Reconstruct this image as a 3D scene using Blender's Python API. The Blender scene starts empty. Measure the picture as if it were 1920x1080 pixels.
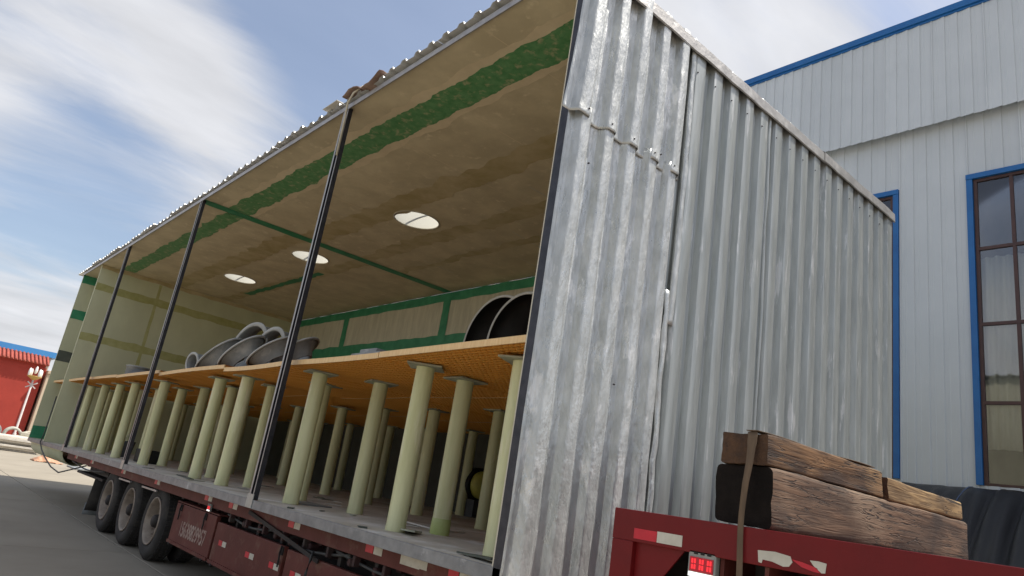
import bpy, bmesh, math, random
from mathutils import Vector, Matrix, noise as mnoise
random.seed(7)
rad = math.radians
sc = bpy.context.scene
col = sc.collection
G = -1.08                                   # ground level (z = 0 is the enclosure floor)

# ------------------------------------------------------------------ camera
cam = bpy.data.cameras.new('camera'); cam_o = bpy.data.objects.new('camera', cam); col.objects.link(cam_o)
cam.sensor_width = 36; cam.lens = 24.79; cam.clip_end = 3000; cam.clip_start = 0.05
cam_o.matrix_world = Matrix(((0.658109, 0.116151, 0.743910, 3.22540),
                             (0.737626, -0.297607, -0.606083, -2.80540),
                             (0.150996, 0.947596, -0.281534, 0.39051), (0, 0, 0, 1)))
sc.camera = cam_o
# ------------------------------------------------------------------ sun and sky
SUN = Vector((0.27, 0.40, 0.875)).normalized()
EL = math.asin(SUN.z); AZ = math.atan2(SUN.x, SUN.y)
sun = bpy.data.lights.new('sun', 'SUN'); sun.energy = 3.1; sun.angle = rad(0.6); sun.color = (1.0, 0.94, 0.85)
sun_o = bpy.data.objects.new('sun', sun); col.objects.link(sun_o)
sun_o.rotation_euler = SUN.to_track_quat('Z', 'Y').to_euler(); sun_o.location = (0, 0, 30)
w = bpy.data.worlds.new('World'); sc.world = w; w.use_nodes = True
N = w.node_tree.nodes; L = w.node_tree.links; N.clear()
def wn(t, **k):
    n = N.new(t)
    for a, b in k.items(): setattr(n, a, b)
    return n
def wmath(op, a, b=None, clamp=False):
    n = wn('ShaderNodeMath', operation=op, use_clamp=clamp)
    for i, v in enumerate((a, b)):
        if v is None: continue
        if isinstance(v, (int, float)): n.inputs[i].default_value = v
        else: L.new(v, n.inputs[i])
    return n.outputs[0]
out = wn('ShaderNodeOutputWorld')
sky = wn('ShaderNodeTexSky', sky_type='NISHITA'); sky.sun_disc = False
sky.sun_elevation = EL; sky.sun_rotation = AZ; sky.air_density = 1.0; sky.dust_density = 2.2; sky.ozone_density = 1.2
bg1 = wn('ShaderNodeBackground'); bg1.inputs[1].default_value = 0.09; L.new(sky.outputs[0], bg1.inputs[0])
bg2 = wn('ShaderNodeBackground'); bg2.inputs[0].default_value = (0.93, 0.94, 0.98, 1); bg2.inputs[1].default_value = 0.86
tc = wn('ShaderNodeTexCoord'); sep = wn('ShaderNodeSeparateXYZ'); L.new(tc.outputs['Generated'], sep.inputs[0])
zz = wmath('MAXIMUM', sep.outputs[2], 0.0); den = wmath('ADD', zz, 0.22)
px = wmath('DIVIDE', sep.outputs[0], den); py = wmath('DIVIDE', sep.outputs[1], den)
cmb = wn('ShaderNodeCombineXYZ'); L.new(px, cmb.inputs[0]); L.new(py, cmb.inputs[1])
mp = wn('ShaderNodeMapping'); mp.inputs['Rotation'].default_value = (0, 0, 0.22); mp.inputs['Scale'].default_value = (2.5, .95, 1); mp.inputs['Location'].default_value = (3.1, 1.7, 0)
L.new(cmb.outputs[0], mp.inputs[0])
n1 = wn('ShaderNodeTexNoise'); n1.inputs['Scale'].default_value = 1.15; n1.inputs['Detail'].default_value = 9; n1.inputs['Roughness'].default_value = 0.60; n1.inputs['Distortion'].default_value = 0.5
L.new(mp.outputs[0], n1.inputs[0])
def blob(d, r0, r1):
    v = wn('ShaderNodeVectorMath', operation='DOT_PRODUCT'); L.new(tc.outputs['Generated'], v.inputs[0]); v.inputs[1].default_value = Vector(d).normalized()
    m = wn('ShaderNodeMapRange', interpolation_type='SMOOTHSTEP'); L.new(v.outputs['Value'], m.inputs[0])
    m.inputs[1].default_value = math.cos(rad(r1)); m.inputs[2].default_value = math.cos(rad(r0)); return m.outputs[0]
# gaps of open blue between the cloud banks, cloud banks between them
gap = wmath('ADD', wmath('MULTIPLY', blob((-.72, .36, .59), 3, 18), .44), wmath('MULTIPLY', blob((-.955, .10, .275), 1, 9), .30))
bank = wmath('ADD', wmath('MULTIPLY', blob((-.92, .04, .40), 3, 16), .16), wmath('MULTIPLY', blob((-.46, .66, .59), 2, 12), .2))
bank = wmath('ADD', bank, wmath('MULTIPLY', blob((-.885, .235, .40), 2, 10), .14))
lowz = wn('ShaderNodeMapRange'); L.new(sep.outputs[2], lowz.inputs[0]); lowz.inputs[1].default_value = .26; lowz.inputs[2].default_value = .08; lowz.inputs[4].default_value = .22
cov = wmath('ADD', wmath('SUBTRACT', wmath('ADD', n1.outputs[0], bank), gap), lowz.outputs[0])
ramp = wn('ShaderNodeMapRange', interpolation_type='SMOOTHSTEP'); L.new(cov, ramp.inputs[0]); ramp.inputs[1].default_value = .33; ramp.inputs[2].default_value = .74; ramp.inputs[3].default_value = .17; ramp.inputs[4].default_value = .96
n2 = wn('ShaderNodeTexNoise'); n2.inputs['Scale'].default_value = 2.6; n2.inputs['Detail'].default_value = 6; L.new(mp.outputs[0], n2.inputs[0])
sh = wn('ShaderNodeMapRange'); L.new(n2.outputs[0], sh.inputs[0]); sh.inputs[1].default_value = .3; sh.inputs[2].default_value = .7; sh.inputs[3].default_value = .39; sh.inputs[4].default_value = .50
L.new(sh.outputs[0], bg2.inputs[1])
mx = wn('ShaderNodeMixShader'); L.new(ramp.outputs[0], mx.inputs[0]); L.new(bg1.outputs[0], mx.inputs[1]); L.new(bg2.outputs[0], mx.inputs[2]); L.new(mx.outputs[0], out.inputs[0])
sc.view_settings.view_transform = 'Standard'; sc.view_settings.look = 'None'; sc.view_settings.exposure = 0.9; sc.view_settings.gamma = 1.0
sc.view_settings.use_curve_mapping = False

sc.cycles.max_bounces = 6; sc.cycles.diffuse_bounces = 4; sc.cycles.glossy_bounces = 3; sc.cycles.transmission_bounces = 4
# ------------------------------------------------------------------ materials
MATS = {}
def mat(name, c1, c2=None, scale=4, rough=.6, metal=0, bump=0, bscale=None, stretch=(1, 1, 1), c3=None, s3=1.2, t3=.55, w3=.12, spec=.5, detail=4, rvar=0, coat=0, lo=.35, hi=.65, rnd=True, emit=None, estr=0, ovar=0):
    m = bpy.data.materials.new(name); m.use_nodes = True; nt = m.node_tree; nd = nt.nodes; lk = nt.links
    b = nd['Principled BSDF']; b.inputs['Roughness'].default_value = rough; b.inputs['Metallic'].default_value = metal
    b.inputs['Specular IOR Level'].default_value = spec; b.inputs['Coat Weight'].default_value = coat
    MATS[name] = m
    if emit: b.inputs['Emission Color'].default_value = (*emit, 1); b.inputs['Emission Strength'].default_value = estr
    if c2 is None: b.inputs['Base Color'].default_value = (*c1, 1); return m
    t = nd.new('ShaderNodeTexCoord'); mpn = nd.new('ShaderNodeMapping'); mpn.inputs['Scale'].default_value = stretch
    lk.new(t.outputs['Object'], mpn.inputs[0])
    if rnd:
        oi = nd.new('ShaderNodeObjectInfo'); ml = nd.new('ShaderNodeMath'); ml.operation = 'MULTIPLY'; ml.inputs[1].default_value = 37.0
        lk.new(oi.outputs['Random'], ml.inputs[0]); lk.new(ml.outputs[0], mpn.inputs['Location'])
    def nz(s, d=detail, r=.6):
        n = nd.new('ShaderNodeTexNoise'); n.inputs['Scale'].default_value = s; n.inputs['Detail'].default_value = d; n.inputs['Roughness'].default_value = r
        lk.new(mpn.outputs[0], n.inputs[0]); return n.outputs[0]
    def mr(v, a, bb, c=0, d=1):
        n = nd.new('ShaderNodeMapRange'); lk.new(v, n.inputs[0])
        for i, x in enumerate((a, bb, c, d)): n.inputs[i + 1].default_value = x
        return n.outputs[0]
    def mixc(f, a, bb):
        n = nd.new('ShaderNodeMix'); n.data_type = 'RGBA'; lk.new(f, n.inputs[0])
        for i, x in ((6, a), (7, bb)):
            if isinstance(x, tuple): n.inputs[i].default_value = (*x, 1)
            else: lk.new(x, n.inputs[i])
        return n.outputs[2]
    a = nz(scale); cc = mixc(mr(a, lo, hi), c1, c2)
    if c3:
        s = nz(s3, 5, .65); cc = mixc(mr(s, t3, t3 + w3), cc, c3)
    if ovar:
        oi2 = nd.new('ShaderNodeObjectInfo'); hv = nd.new('ShaderNodeHueSaturation'); lk.new(mr(oi2.outputs['Random'], 0, 1, 1 - ovar, 1 + ovar * .6), hv.inputs['Value']); lk.new(cc, hv.inputs['Color']); cc = hv.outputs[0]
    lk.new(cc, b.inputs['Base Color'])
    if rvar: lk.new(mr(nz(scale * .7), .3, .7, rough - rvar, rough + rvar), b.inputs['Roughness'])
    if bump:
        bn = nd.new('ShaderNodeBump'); bn.inputs['Strength'].default_value = bump; bn.inputs['Distance'].default_value = .02
        lk.new(nz(bscale or scale * 3, 3), bn.inputs['Height']); lk.new(bn.outputs[0], b.inputs['Normal'])
    return m
mat('galv', (.56, .58, .575), (.42, .44, .435), 9, .34, .45, bump=.42, bscale=18, stretch=(1.6, 1.6, .65), c3=(.70, .71, .70), s3=4.2, t3=.585, w3=.07, rvar=.12)
mat('galv_dull', (.395, .42, .412), (.315, .338, .332), 6, .36, .5, bump=.16, bscale=6, stretch=(3, 3, .35), c3=(.54, .555, .55), s3=4, t3=.60, w3=.06, rvar=.08)
mat('flash', (.45, .44, .425), (.32, .315, .305), 8, .42, .55, bump=.2, c3=(.52, .51, .49), s3=5)
mat('roof_metal', (.66, .67, .67), (.55, .56, .56), 6, .4, .4, bump=.15)
mat('dark_steel', (.03, .032, .04), (.055, .055, .065), 12, .45, .5, bump=.1)
mat('steel_edge', (.46, .45, .44), (.36, .35, .35), 10, .45, .6)
mat('cream_edge', (.62, .58, .46), (.50, .47, .38), 6, .6)
mat('ceiling', (.66, .585, .405), (.53, .465, .315), 2.2, .62, bump=.12, bscale=14, c3=(.74, .66, .48), s3=6, t3=.58, w3=.14, rnd=False)
mat('wet_band', (.42, .345, .17), (.56, .475, .29), 3.0, .45, bump=.1, bscale=10)
mat('green_paint', (.075, .255, .095), (.14, .335, .15), 11, .55, bump=.2, bscale=25, c3=(.40, .42, .25), s3=12, t3=.54, w3=.14)
mat('resin_pale', (.73, .635, .45), (.65, .56, .39), 5, .6, bump=.1)
mat('green_line', (.022, .21, .10), (.045, .28, .14), 5, .5, bump=.1, bscale=20)
mat('frp_wall', (.60, .62, .42), (.52, .54, .36), 1.4, .55, bump=.08, bscale=12, stretch=(1, 1, .5))
mat('back_wall', (.58, .56, .42), (.46, .445, .33), 3, .6, bump=.12, bscale=14, stretch=(4, 4, .6))
mat('olive_band', (.36, .36, .13), (.45, .45, .21), 5, .5)
mat('under_platform_shade', (.06, .062, .05), (.085, .088, .072), 3, .7)  # dark colour standing in for the shade under the platform
mat('grey_band', (.06, .075, .06), (.10, .115, .09), 5, .6)
mat('floor', (.70, .67, .59), (.47, .42, .33), 1.3, .8, bump=.2, bscale=20, c3=(.82, .81, .78), s3=1.6, t3=.55, w3=.15, rnd=False)
mat('floor_edge', (.29, .295, .295), (.19, .195, .20), 6, .5, .3, bump=.2, c3=(.52, .53, .53), s3=4, t3=.62)
mat('column', (.66, .67, .40), (.52, .525, .28), 3.5, .45, ovar=.14, bump=.12, bscale=16, stretch=(2, 2, .3), c3=(.72, .71, .50), s3=4, t3=.56)
mat('column_foot', (.40, .48, .17), (.48, .54, .25), 6, .5)
mat('plate', (.40, .41, .30), (.28, .28, .21), 8, .6)
mat('grating_edge', (.82, .58, .29), (.74, .49, .22), 9, .5, bump=.1, stretch=(6, 1, 1))
mat('shell_grey', (.30, .32, .32), (.21, .225, .23), 6, .7, bump=.15, c3=(.40, .405, .39), s3=5, t3=.56, w3=.15)
mat('shell_rim', (.46, .47, .455), (.36, .37, .36), 9, .7)
mat('shell_dark', (.045, .05, .055), (.075, .08, .08), 6, .6)
mat('black', (.006, .007, .006), (.012, .012, .011), 6, .55, spec=.3)
mat('rim_pale', (.50, .49, .42), (.42, .41, .35), 8, .6)
mat('yellow', (.55, .50, .10), (.42, .40, .08), 6, .5)
mat('red_paint', (.17, .008, .009), (.14, .008, .009), 3, .45, bump=.06, bscale=20, c3=(.11, .016, .014), s3=4, t3=.6, spec=.25)
mat('red_old', (.135, .036, .027), (.10, .024, .018), 3, .6, bump=.12, bscale=20, c3=(.17, .095, .065), s3=5, t3=.55, w3=.2, spec=.3)
mat('chassis', (.055, .016, .015), (.028, .016, .015), 4, .7, bump=.2, c3=(.05, .042, .036), s3=5, t3=.55)
mat('chassis_black', (.014, .012, .012), (.025, .02, .018), 5, .7)
mat('rubber', (.026, .024, .022), (.045, .041, .036), 6, .85, bump=.1, c3=(.075, .066, .054), s3=2.5, t3=.56, w3=.2)
mat('rim', (.24, .195, .155), (.34, .29, .235), 9, .55, .3, c3=(.10, .06, .04), s3=6, t3=.58)
mat('tape_red', (.60, .012, .03), (.50, .01, .025), 9, .4)
mat('tape_white', (.62, .59, .50), (.50, .47, .38), 9, .5, c3=(.30, .26, .2), s3=14, t3=.62)
mat('letter', (.40, .32, .27), (.25, .15, .12), 22, .7, c3=(.17, .05, .04), s3=18, t3=.60)
mat('lamp_red', (.75, .02, .03), None, emit=(1, .03, .04), estr=.55)
mat('lamp_white', (.9, .9, .88), None, emit=(1, 1, .95), estr=.9)
mat('lamp_body', (.30, .31, .28), (.24, .25, .23), 20, .6)
mat('strap', (.15, .10, .06), (.10, .068, .042), 30, .8, stretch=(1, 1, .2))
mat('clad', (.575, .62, .655), (.535, .58, .615), .8, .45, ovar=.05, bump=.03, bscale=2, c3=(.50, .54, .565), s3=1.2, t3=.62, w3=.2, coat=.1)
mat('blue', (.008, .105, .33), (.012, .13, .38), 3, .4)
mat('win_frame', (.055, .026, .024), (.075, .035, .03), 6, .5)
mat('curtain', (.84, .86, .80), (.74, .76, .70), 3, .9, stretch=(6, 6, .5))
mat('room', (.12, .125, .12), (.09, .095, .09), 2, .9)
mat('tarp', (.014, .015, .017), (.022, .023, .026), 60, .30, bump=.5, bscale=220, c3=(.10, .10, .095), s3=90, t3=.66, w3=.04, spec=.6)
mat('blue_cord', (.08, .13, .24), (.11, .15, .26), 9, .7)
mat('brick_red', (.40, .045, .028), (.33, .035, .022), .6, .75)
mat('coping', (.40, .085, .055), (.30, .06, .04), 4, .7)
mat('roof_blue', (.06, .28, .62), (.05, .24, .55), 1, .4)
mat('beige', (.62, .50, .37), (.55, .44, .32), 1, .7)
mat('lamp_post', (.58, .52, .50), (.5, .44, .42), 4, .5)
mat('bulb', (.85, .85, .82), (.8, .8, .76), 5, .35)
mat('brass', (.55, .36, .10), (.48, .3, .08), 5, .4)
mat('orange_sheet', (.55, .31, .19), (.46, .25, .15), 6, .6)
mat('white_board', (.66, .62, .54), (.52, .48, .42), 5, .7)
mat('cable', (.05, .055, .055), (.07, .07, .065), 10, .6)
mat('rag', (.18, .11, .085), (.30, .22, .18), 8, .9)
mat('pale_scrap', (.68, .66, .6), (.55, .53, .48), 8, .7)
mat('conc', (.325, .288, .225), (.265, .235, .182), .5, .85, bump=.12, bscale=30, c3=(.215, .192, .152), s3=.28, t3=.55, w3=.2, rnd=False)
mat('joint', (.15, .135, .12), (.11, .10, .09), 2, .9, rnd=False)
mat('leaf', (.10, .13, .05), (.06, .09, .03), 6, .8)

def special(name):
    m = bpy.data.materials.new(name); m.use_nodes = True; nt = m.node_tree; nt.nodes.clear(); MATS[name] = m
    return m, nt.nodes, nt.links, nt.nodes.new('ShaderNodeOutputMaterial')
m, nd, lk, o_ = special('glass')            # window glass: part mirror, part see-through
tr = nd.new('ShaderNodeBsdfTransparent'); tr.inputs[0].default_value = (.95, .96, .95, 1)
gl = nd.new('ShaderNodeBsdfGlossy'); gl.inputs['Roughness'].default_value = .03; gl.inputs[0].default_value = (.75, .75, .78, 1)
fr = nd.new('ShaderNodeFresnel'); fr.inputs[0].default_value = 2.1
mm = nd.new('ShaderNodeMixShader'); lk.new(fr.outputs[0], mm.inputs[0]); lk.new(tr.outputs[0], mm.inputs[1]); lk.new(gl.outputs[0], mm.inputs[2]); lk.new(mm.outputs[0], o_.inputs[0])
m, nd, lk, o_ = special('skylight')         # milky translucent plastic
t1 = nd.new('ShaderNodeBsdfTranslucent'); t1.inputs[0].default_value = (.50, .49, .43, 1)
d1 = nd.new('ShaderNodeBsdfDiffuse'); d1.inputs[0].default_value = (.6, .58, .5, 1)
mm = nd.new('ShaderNodeMixShader'); mm.inputs[0].default_value = .35; lk.new(t1.outputs[0], mm.inputs[1]); lk.new(d1.outputs[0], mm.inputs[2]); lk.new(mm.outputs[0], o_.inputs[0])
m, nd, lk, o_ = special('grating')          # orange resin, lets a little light through
t1 = nd.new('ShaderNodeBsdfTranslucent'); t1.inputs[0].default_value = (.95, .52, .08, 1)
d1 = nd.new('ShaderNodeBsdfPrincipled'); d1.inputs[0].default_value = (.93, .50, .10, 1); d1.inputs['Roughness'].default_value = .5
mm = nd.new('ShaderNodeMixShader'); mm.inputs[0].default_value = .6; lk.new(t1.outputs[0], mm.inputs[1]); lk.new(d1.outputs[0], mm.inputs[2]); lk.new(mm.outputs[0], o_.inputs[0])

mat('grating_cover_shade', (.33, .105, .016), (.26, .085, .013), 5, .6)  # cover plate colour darkened to paint in the shade inside the grating cells
# old sleeper timber, grain along local Y
def wood_nodes(name, dark, light, stain, pale, rip):
    m, nd, lk, o_ = special(name)
    b = nd.new('ShaderNodeBsdfPrincipled'); b.inputs['Roughness'].default_value = .82
    t = nd.new('ShaderNodeTexCoord'); oi = nd.new('ShaderNodeObjectInfo')
    ml = nd.new('ShaderNodeMath'); ml.operation = 'MULTIPLY'; ml.inputs[1].default_value = 23; lk.new(oi.outputs['Random'], ml.inputs[0])
    def nz(scale, stretch, d=6, dist=0):
        mpn = nd.new('ShaderNodeMapping'); mpn.inputs['Scale'].default_value = stretch; lk.new(t.outputs['Object'], mpn.inputs[0]); lk.new(ml.outputs[0], mpn.inputs['Location'])
        n = nd.new('ShaderNodeTexNoise'); n.inputs['Scale'].default_value = scale; n.inputs['Detail'].default_value = d; n.inputs['Distortion'].default_value = dist; lk.new(mpn.outputs[0], n.inputs[0]); return n.outputs[0]
    def mr(v, a, bb, c=0, d=1):
        n = nd.new('ShaderNodeMapRange'); lk.new(v, n.inputs[0])
        for i, x in enumerate((a, bb, c, d)): n.inputs[i + 1].default_value = x
        return n.outputs[0]
    def mixc(f, a, c):
        n = nd.new('ShaderNodeMix'); n.data_type = 'RGBA'; lk.new(f, n.inputs[0])
        for i, x in ((6, a), (7, c)):
            if isinstance(x, tuple): n.inputs[i].default_value = (*x, 1)
            else: lk.new(x, n.inputs[i])
        return n.outputs[2]
    grain = nz(5, (6, .5, 9), 8, 1.2); big = nz(2.2, (1, .8, 1.4), 4, .6); crack = nz(3.2, (5, .42, 8), 3, 1.6)
    c = mixc(mr(grain, .36, .62), dark, light); c = mixc(mr(big, .48, .66), c, stain); c = mixc(mr(nz(1.4, (1, 1, 1), 5), .55, .75), c, pale)
    a = nd.new('ShaderNodeMath'); a.operation = 'SUBTRACT'; lk.new(crack, a.inputs[0]); a.inputs[1].default_value = .5
    ab = nd.new('ShaderNodeMath'); ab.operation = 'ABSOLUTE'; lk.new(a.outputs[0], ab.inputs[0])
    cr = mr(ab.outputs[0], .010, .030, 1, 0); gate = mr(nz(1.9, (1, .6, 1), 2), .43, .50)
    cm = nd.new('ShaderNodeMath'); cm.operation = 'MULTIPLY'; lk.new(cr, cm.inputs[0]); lk.new(gate, cm.inputs[1])
    c = mixc(cm.outputs[0], c, (.02, .012, .008)); lk.new(c, b.inputs['Base Color'])
    hs = nd.new('ShaderNodeMath'); hs.operation = 'SUBTRACT'; lk.new(grain, hs.inputs[0]); lk.new(cm.outputs[0], hs.inputs[1])
    bn = nd.new('ShaderNodeBump'); bn.inputs['Strength'].default_value = rip; bn.inputs['Distance'].default_value = .008; lk.new(hs.outputs[0], bn.inputs['Height']); lk.new(bn.outputs[0], b.inputs['Normal'])
    lk.new(b.outputs[0], o_.inputs[0])
wood_nodes('wood_brown', (.085, .043, .019), (.235, .132, .058), (.045, .025, .015), (.30, .185, .08), .6)
wood_nodes('wood_dull', (.068, .040, .025), (.165, .100, .060), (.042, .027, .020), (.25, .18, .12), .55)
wood_nodes('wood_pale', (.14, .085, .036), (.32, .21, .095), (.09, .056, .026), (.38, .27, .14), .6)
mat('wood_end', (.10, .05, .024), (.055, .03, .018), 14, .9, bump=.6, bscale=40, c3=(.02, .013, .01), s3=16, t3=.62, w3=.03)
mat('wood_tar', (.010, .008, .007), (.018, .014, .012), 9, .9, spec=.12, bump=.4, bscale=30, c3=(.06, .05, .045), s3=26, t3=.74)

# ------------------------------------------------------------------ mesh helpers
class MB:
    def __init__(s): s.v = []; s.f = []; s.mi = []; s.sm = []
    def add(s, vs, fs, mi=0, smooth=False):
        o = len(s.v); s.v += [tuple(v) for v in vs]
        for f in fs: s.f.append([i + o for i in f]); s.mi.append(mi); s.sm.append(smooth)
        return s
    def box(s, x0, x1, y0, y1, z0, z1, mi=0):
        vs = [(x, y, z) for z in (z0, z1) for y in (y0, y1) for x in (x0, x1)]
        return s.add(vs, [(0, 2, 3, 1), (4, 5, 7, 6), (0, 1, 5, 4), (2, 6, 7, 3), (0, 4, 6, 2), (1, 3, 7, 5)], mi)
    def beam(s, a, b, wd, ht, up=(0, 0, 1), mi=0):
        a = Vector(a); b = Vector(b); d = (b - a).normalized(); r = d.cross(Vector(up)).normalized(); u = r.cross(d)
        vs = [p + r * wd / 2 * i + u * ht / 2 * j for p in (a, b) for i, j in ((-1, -1), (1, -1), (1, 1), (-1, 1))]
        return s.add(vs, [(0, 1, 2, 3), (7, 6, 5, 4), (0, 4, 5, 1), (1, 5, 6, 2), (2, 6, 7, 3), (3, 7, 4, 0)], mi)
    def lathe(s, prof, n=32, origin=(0, 0, 0), axis='Z', mi=0, smooth=True, a0=0, a1=math.tau):
        full = abs(a1 - a0 - math.tau) < 1e-6; k = n if full else n + 1; vs = []; fs = []
        for r, h in prof:
            for i in range(k):
                a = a0 + (a1 - a0) * i / n; p = (r * math.cos(a), r * math.sin(a), h)
                if axis == 'Y': p = (p[0], p[2], p[1])
                if axis == 'X': p = (p[2], p[0], p[1])
                vs.append((p[0] + origin[0], p[1] + origin[1], p[2] + origin[2]))
        for j in range(len(prof) - 1):
            for i in range(n):
                i2 = (i + 1) % k; q = [j * k + i, j * k + i2, (j + 1) * k + i2, (j + 1) * k + i]
                if axis == 'Y': q.reverse()
                fs.append(q)
        return s.add(vs, fs, mi, smooth)
    def tube(s, pts, r, n=8, mi=0, cap=True):
        pts = [Vector(p) for p in pts]; vs = []; fs = []; up = Vector((.13, .21, 1)).normalized()
        for i, p in enumerate(pts):
            d = (pts[min(i + 1, len(pts) - 1)] - pts[max(i - 1, 0)]).normalized()
            a = d.cross(up)
            if a.length < 1e-3: a = d.cross(Vector((1, 0, 0)))
            a.normalize(); b = d.cross(a)
            rr = r[i] if isinstance(r, (list, tuple)) else r
            vs += [p + (a * math.cos(t) + b * math.sin(t)) * rr for t in [math.tau * q / n for q in range(n)]]
        for i in range(len(pts) - 1):
            for q in range(n): fs.append((i * n + q, i * n + (q + 1) % n, (i + 1) * n + (q + 1) % n, (i + 1) * n + q))
        if cap: fs += [tuple(range(n))[::-1], tuple((len(pts) - 1) * n + q for q in range(n))]
        return s.add(vs, fs, mi, True)
    def grid(s, fn, nu, nv, mi=0, smooth=True):
        vs = [fn(i / nu, j / nv) for j in range(nv + 1) for i in range(nu + 1)]
        fs = [(j * (nu + 1) + i, j * (nu + 1) + i + 1, (j + 1) * (nu + 1) + i + 1, (j + 1) * (nu + 1) + i) for j in range(nv) for i in range(nu)]
        return s.add(vs, fs, mi, smooth)
    def build(s, name, mats, parent=None, bevel=0, solid=0, seg=2):
        me = bpy.data.meshes.new(name); me.from_pydata(s.v, [], s.f)
        for k in ([mats] if isinstance(mats, str) else mats): me.materials.append(MATS[k])
        me.polygons.foreach_set('material_index', s.mi); me.polygons.foreach_set('use_smooth', s.sm); me.update()
        bm = bmesh.new(); bm.from_mesh(me)
        if bevel:
            bmesh.ops.bevel(bm, geom=[e for e in bm.edges if e.is_manifold and e.calc_face_angle(0) > .6], offset=bevel, segments=seg, affect='EDGES', profile=.6)
        bmesh.ops.recalc_face_normals(bm, faces=bm.faces) if not solid else None
        bm.to_mesh(me); bm.free()
        o = bpy.data.objects.new(name, me); col.objects.link(o)
        if parent: o.parent = parent
        if solid:
            md = o.modifiers.new('thickness', 'SOLIDIFY'); md.thickness = solid; md.offset = 0
        return o
def tag(o, label, cat, group=None):
    o['label'] = label; o['category'] = cat
    if group: o['group'] = group
    return o
def thing(name, label, cat, loc=(0, 0, 0), group=None, rot=(0, 0, 0)):
    o = bpy.data.objects.new(name, None); col.objects.link(o); o.location = loc; o.rotation_euler = rot; o.empty_display_size = .2
    return tag(o, label, cat, group)
def dup(o, loc=None, rot=None, parent=None):
    c = o.copy(); col.objects.link(c)
    if loc is not None: c.location = loc
    if rot is not None: c.rotation_euler = rot
    if parent: c.parent = parent
    for ch in list(o.children): dup(ch, parent=c)
    return c
def smooth_angle(o, a=.6):
    for p in o.data.polygons: p.use_smooth = True
    try: o.data.set_sharp_from_angle(angle=a)
    except Exception: pass
    return o
def fb(p, s=1.0, oct=3):
    v = 0; a = 1
    for k in range(oct): v += a * mnoise.noise(Vector(p) * s * 2 ** k); a *= .5
    return v
# ================================================================== SETTING
g = MB().add([(-900, -900, G - .03), (900, -900, G - .03), (900, 900, G - .03), (-900, 900, G - .03)], [(0, 1, 2, 3)]).build('ground', 'joint')
g['kind'] = 'structure'; g['label'] = 'pale concrete yard cut into large slabs'
SW, SD = 6.0, 4.5
slab_cache = None
for i in range(-13, 3):
    for j in range(-5, 4):
        if slab_cache is None:
            slab_cache = MB().box(.009, SW - .009, .009, SD - .009, -.05, 0).build('concrete_slab', 'conc', g, bevel=.006, seg=1); o = slab_cache
        else: o = dup(slab_cache)
        o.location = (i * SW - 1.5, j * SD + .18, G)
far = MB()
for a in [(-900, 900, 18.18, 900), (-900, 900, -900, -22.32), (-900, -79.5, -22.32, 18.18), (16.5, 900, -22.32, 18.18)]:
    far.box(a[0] + .01, a[1] - .01, a[2] + .01, a[3] - .01, G - .028, G - .002)
far.build('concrete_slab', 'conc', g)

# ================================================================== FACTORY BUILDING (parallel to the trailer, behind it)
YB = 9.5
bx = lambda x: 3.225 + (x - 3.225) * 1.255
bz = lambda z: .39 + (z - .39) * 1.255
fac = thing('factory_building', 'pale grey clad factory hall with blue roof trim and tall blue framed windows', 'building', (bx(0), YB, G))
def fpart(mb, name, m, parent=fac, **k):
    o = mb.build(name, m, parent, **k)
    if parent is fac: o.matrix_parent_inverse = Matrix.Translation(-Vector(fac.location))
    return o
def cladding(x0, x1, z0, z1, y, name='cladding_sheet'):
    """one profiled sheet: flat pans, narrow low ribs, edge lap"""
    pts = [(x0, 0)]; x = x0
    n = max(1, round((x1 - x0) / .22)); p = (x1 - x0) / n
    for k in range(n):
        a = x0 + k * p
        pts += [(a + .008, -.020), (a + .026, -.020), (a + .034, 0), (a + p * .42, 0), (a + p * .45, -.004), (a + p * .50, -.004), (a + p * .53, 0)]
    pts.append((x1, 0))
    vs = [(px_, y + py_, z) for z in (z0, z1) for px_, py_ in pts]; k = len(pts)
    return fpart(MB().add(vs, [(i, i + 1, i + 1 + k, i + k) for i in range(k - 1)]), name, 'clad')
UP = YB - .20
bu = lambda z: .39 + (z - .39) * (UP + 2.805) / 9.805      # heights on the projecting band
ZB, ZU, ZT = -1.08, bu(6.35), bu(8.17)
w2l, w1r = bx(.37), bx(-.48)
xs = -9.0
WZ0, WZ1 = bz(1.36), bz(5.33)
x = xs
UP = YB - .20
while x < 6.5:                                               # upper projecting band of cladding
    cladding(x, x + .819, bu(6.33), bu(8.17), UP); x += .82
WW = 2.3
wins = [w1r - WW, w2l, w2l + WW + 1.0]
def below(x0, x1):
    n = max(1, round((x1 - x0) / .82))
    for k in range(n):
        a = x0 + (x1 - x0) * k / n; b = x0 + (x1 - x0) * (k + 1) / n
        inside = any(a >= wx - .01 and b <= wx + WW + .01 for wx in wins)
        if inside: cladding(a, b - .0005, WZ1, ZU + .3, YB); cladding(a, b - .0005, G, WZ0, YB)
        else: cladding(a, b - .0005, G, ZU + .3, YB)
edges = [xs]
for wx in wins: edges += [wx, wx + WW]
edges.append(8.0)
for a, b in zip(edges, edges[1:]): below(a, b)
fpart(MB().box(xs, 8, UP + .02, YB + 12, ZU + .32, ZT - .02), 'wall_core', 'clad')
fpart(MB().box(xs, xs + .2, YB + .05, YB + 12, G, ZU + .3).box(7.8, 8, YB + .05, YB + 12, G, ZU + .3).box(xs + .2, 7.8, YB + 11.8, YB + 12, G, ZU + .3).box(xs + .2, 7.8, YB + 3.0, YB + 3.1, G, ZU + .3), 'inner_wall', 'room')
fpart(MB().box(xs + .2, 7.8, YB + .06, YB + 3.0, ZU + .1, ZU + .29), 'inner_ceiling', 'room')
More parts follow.
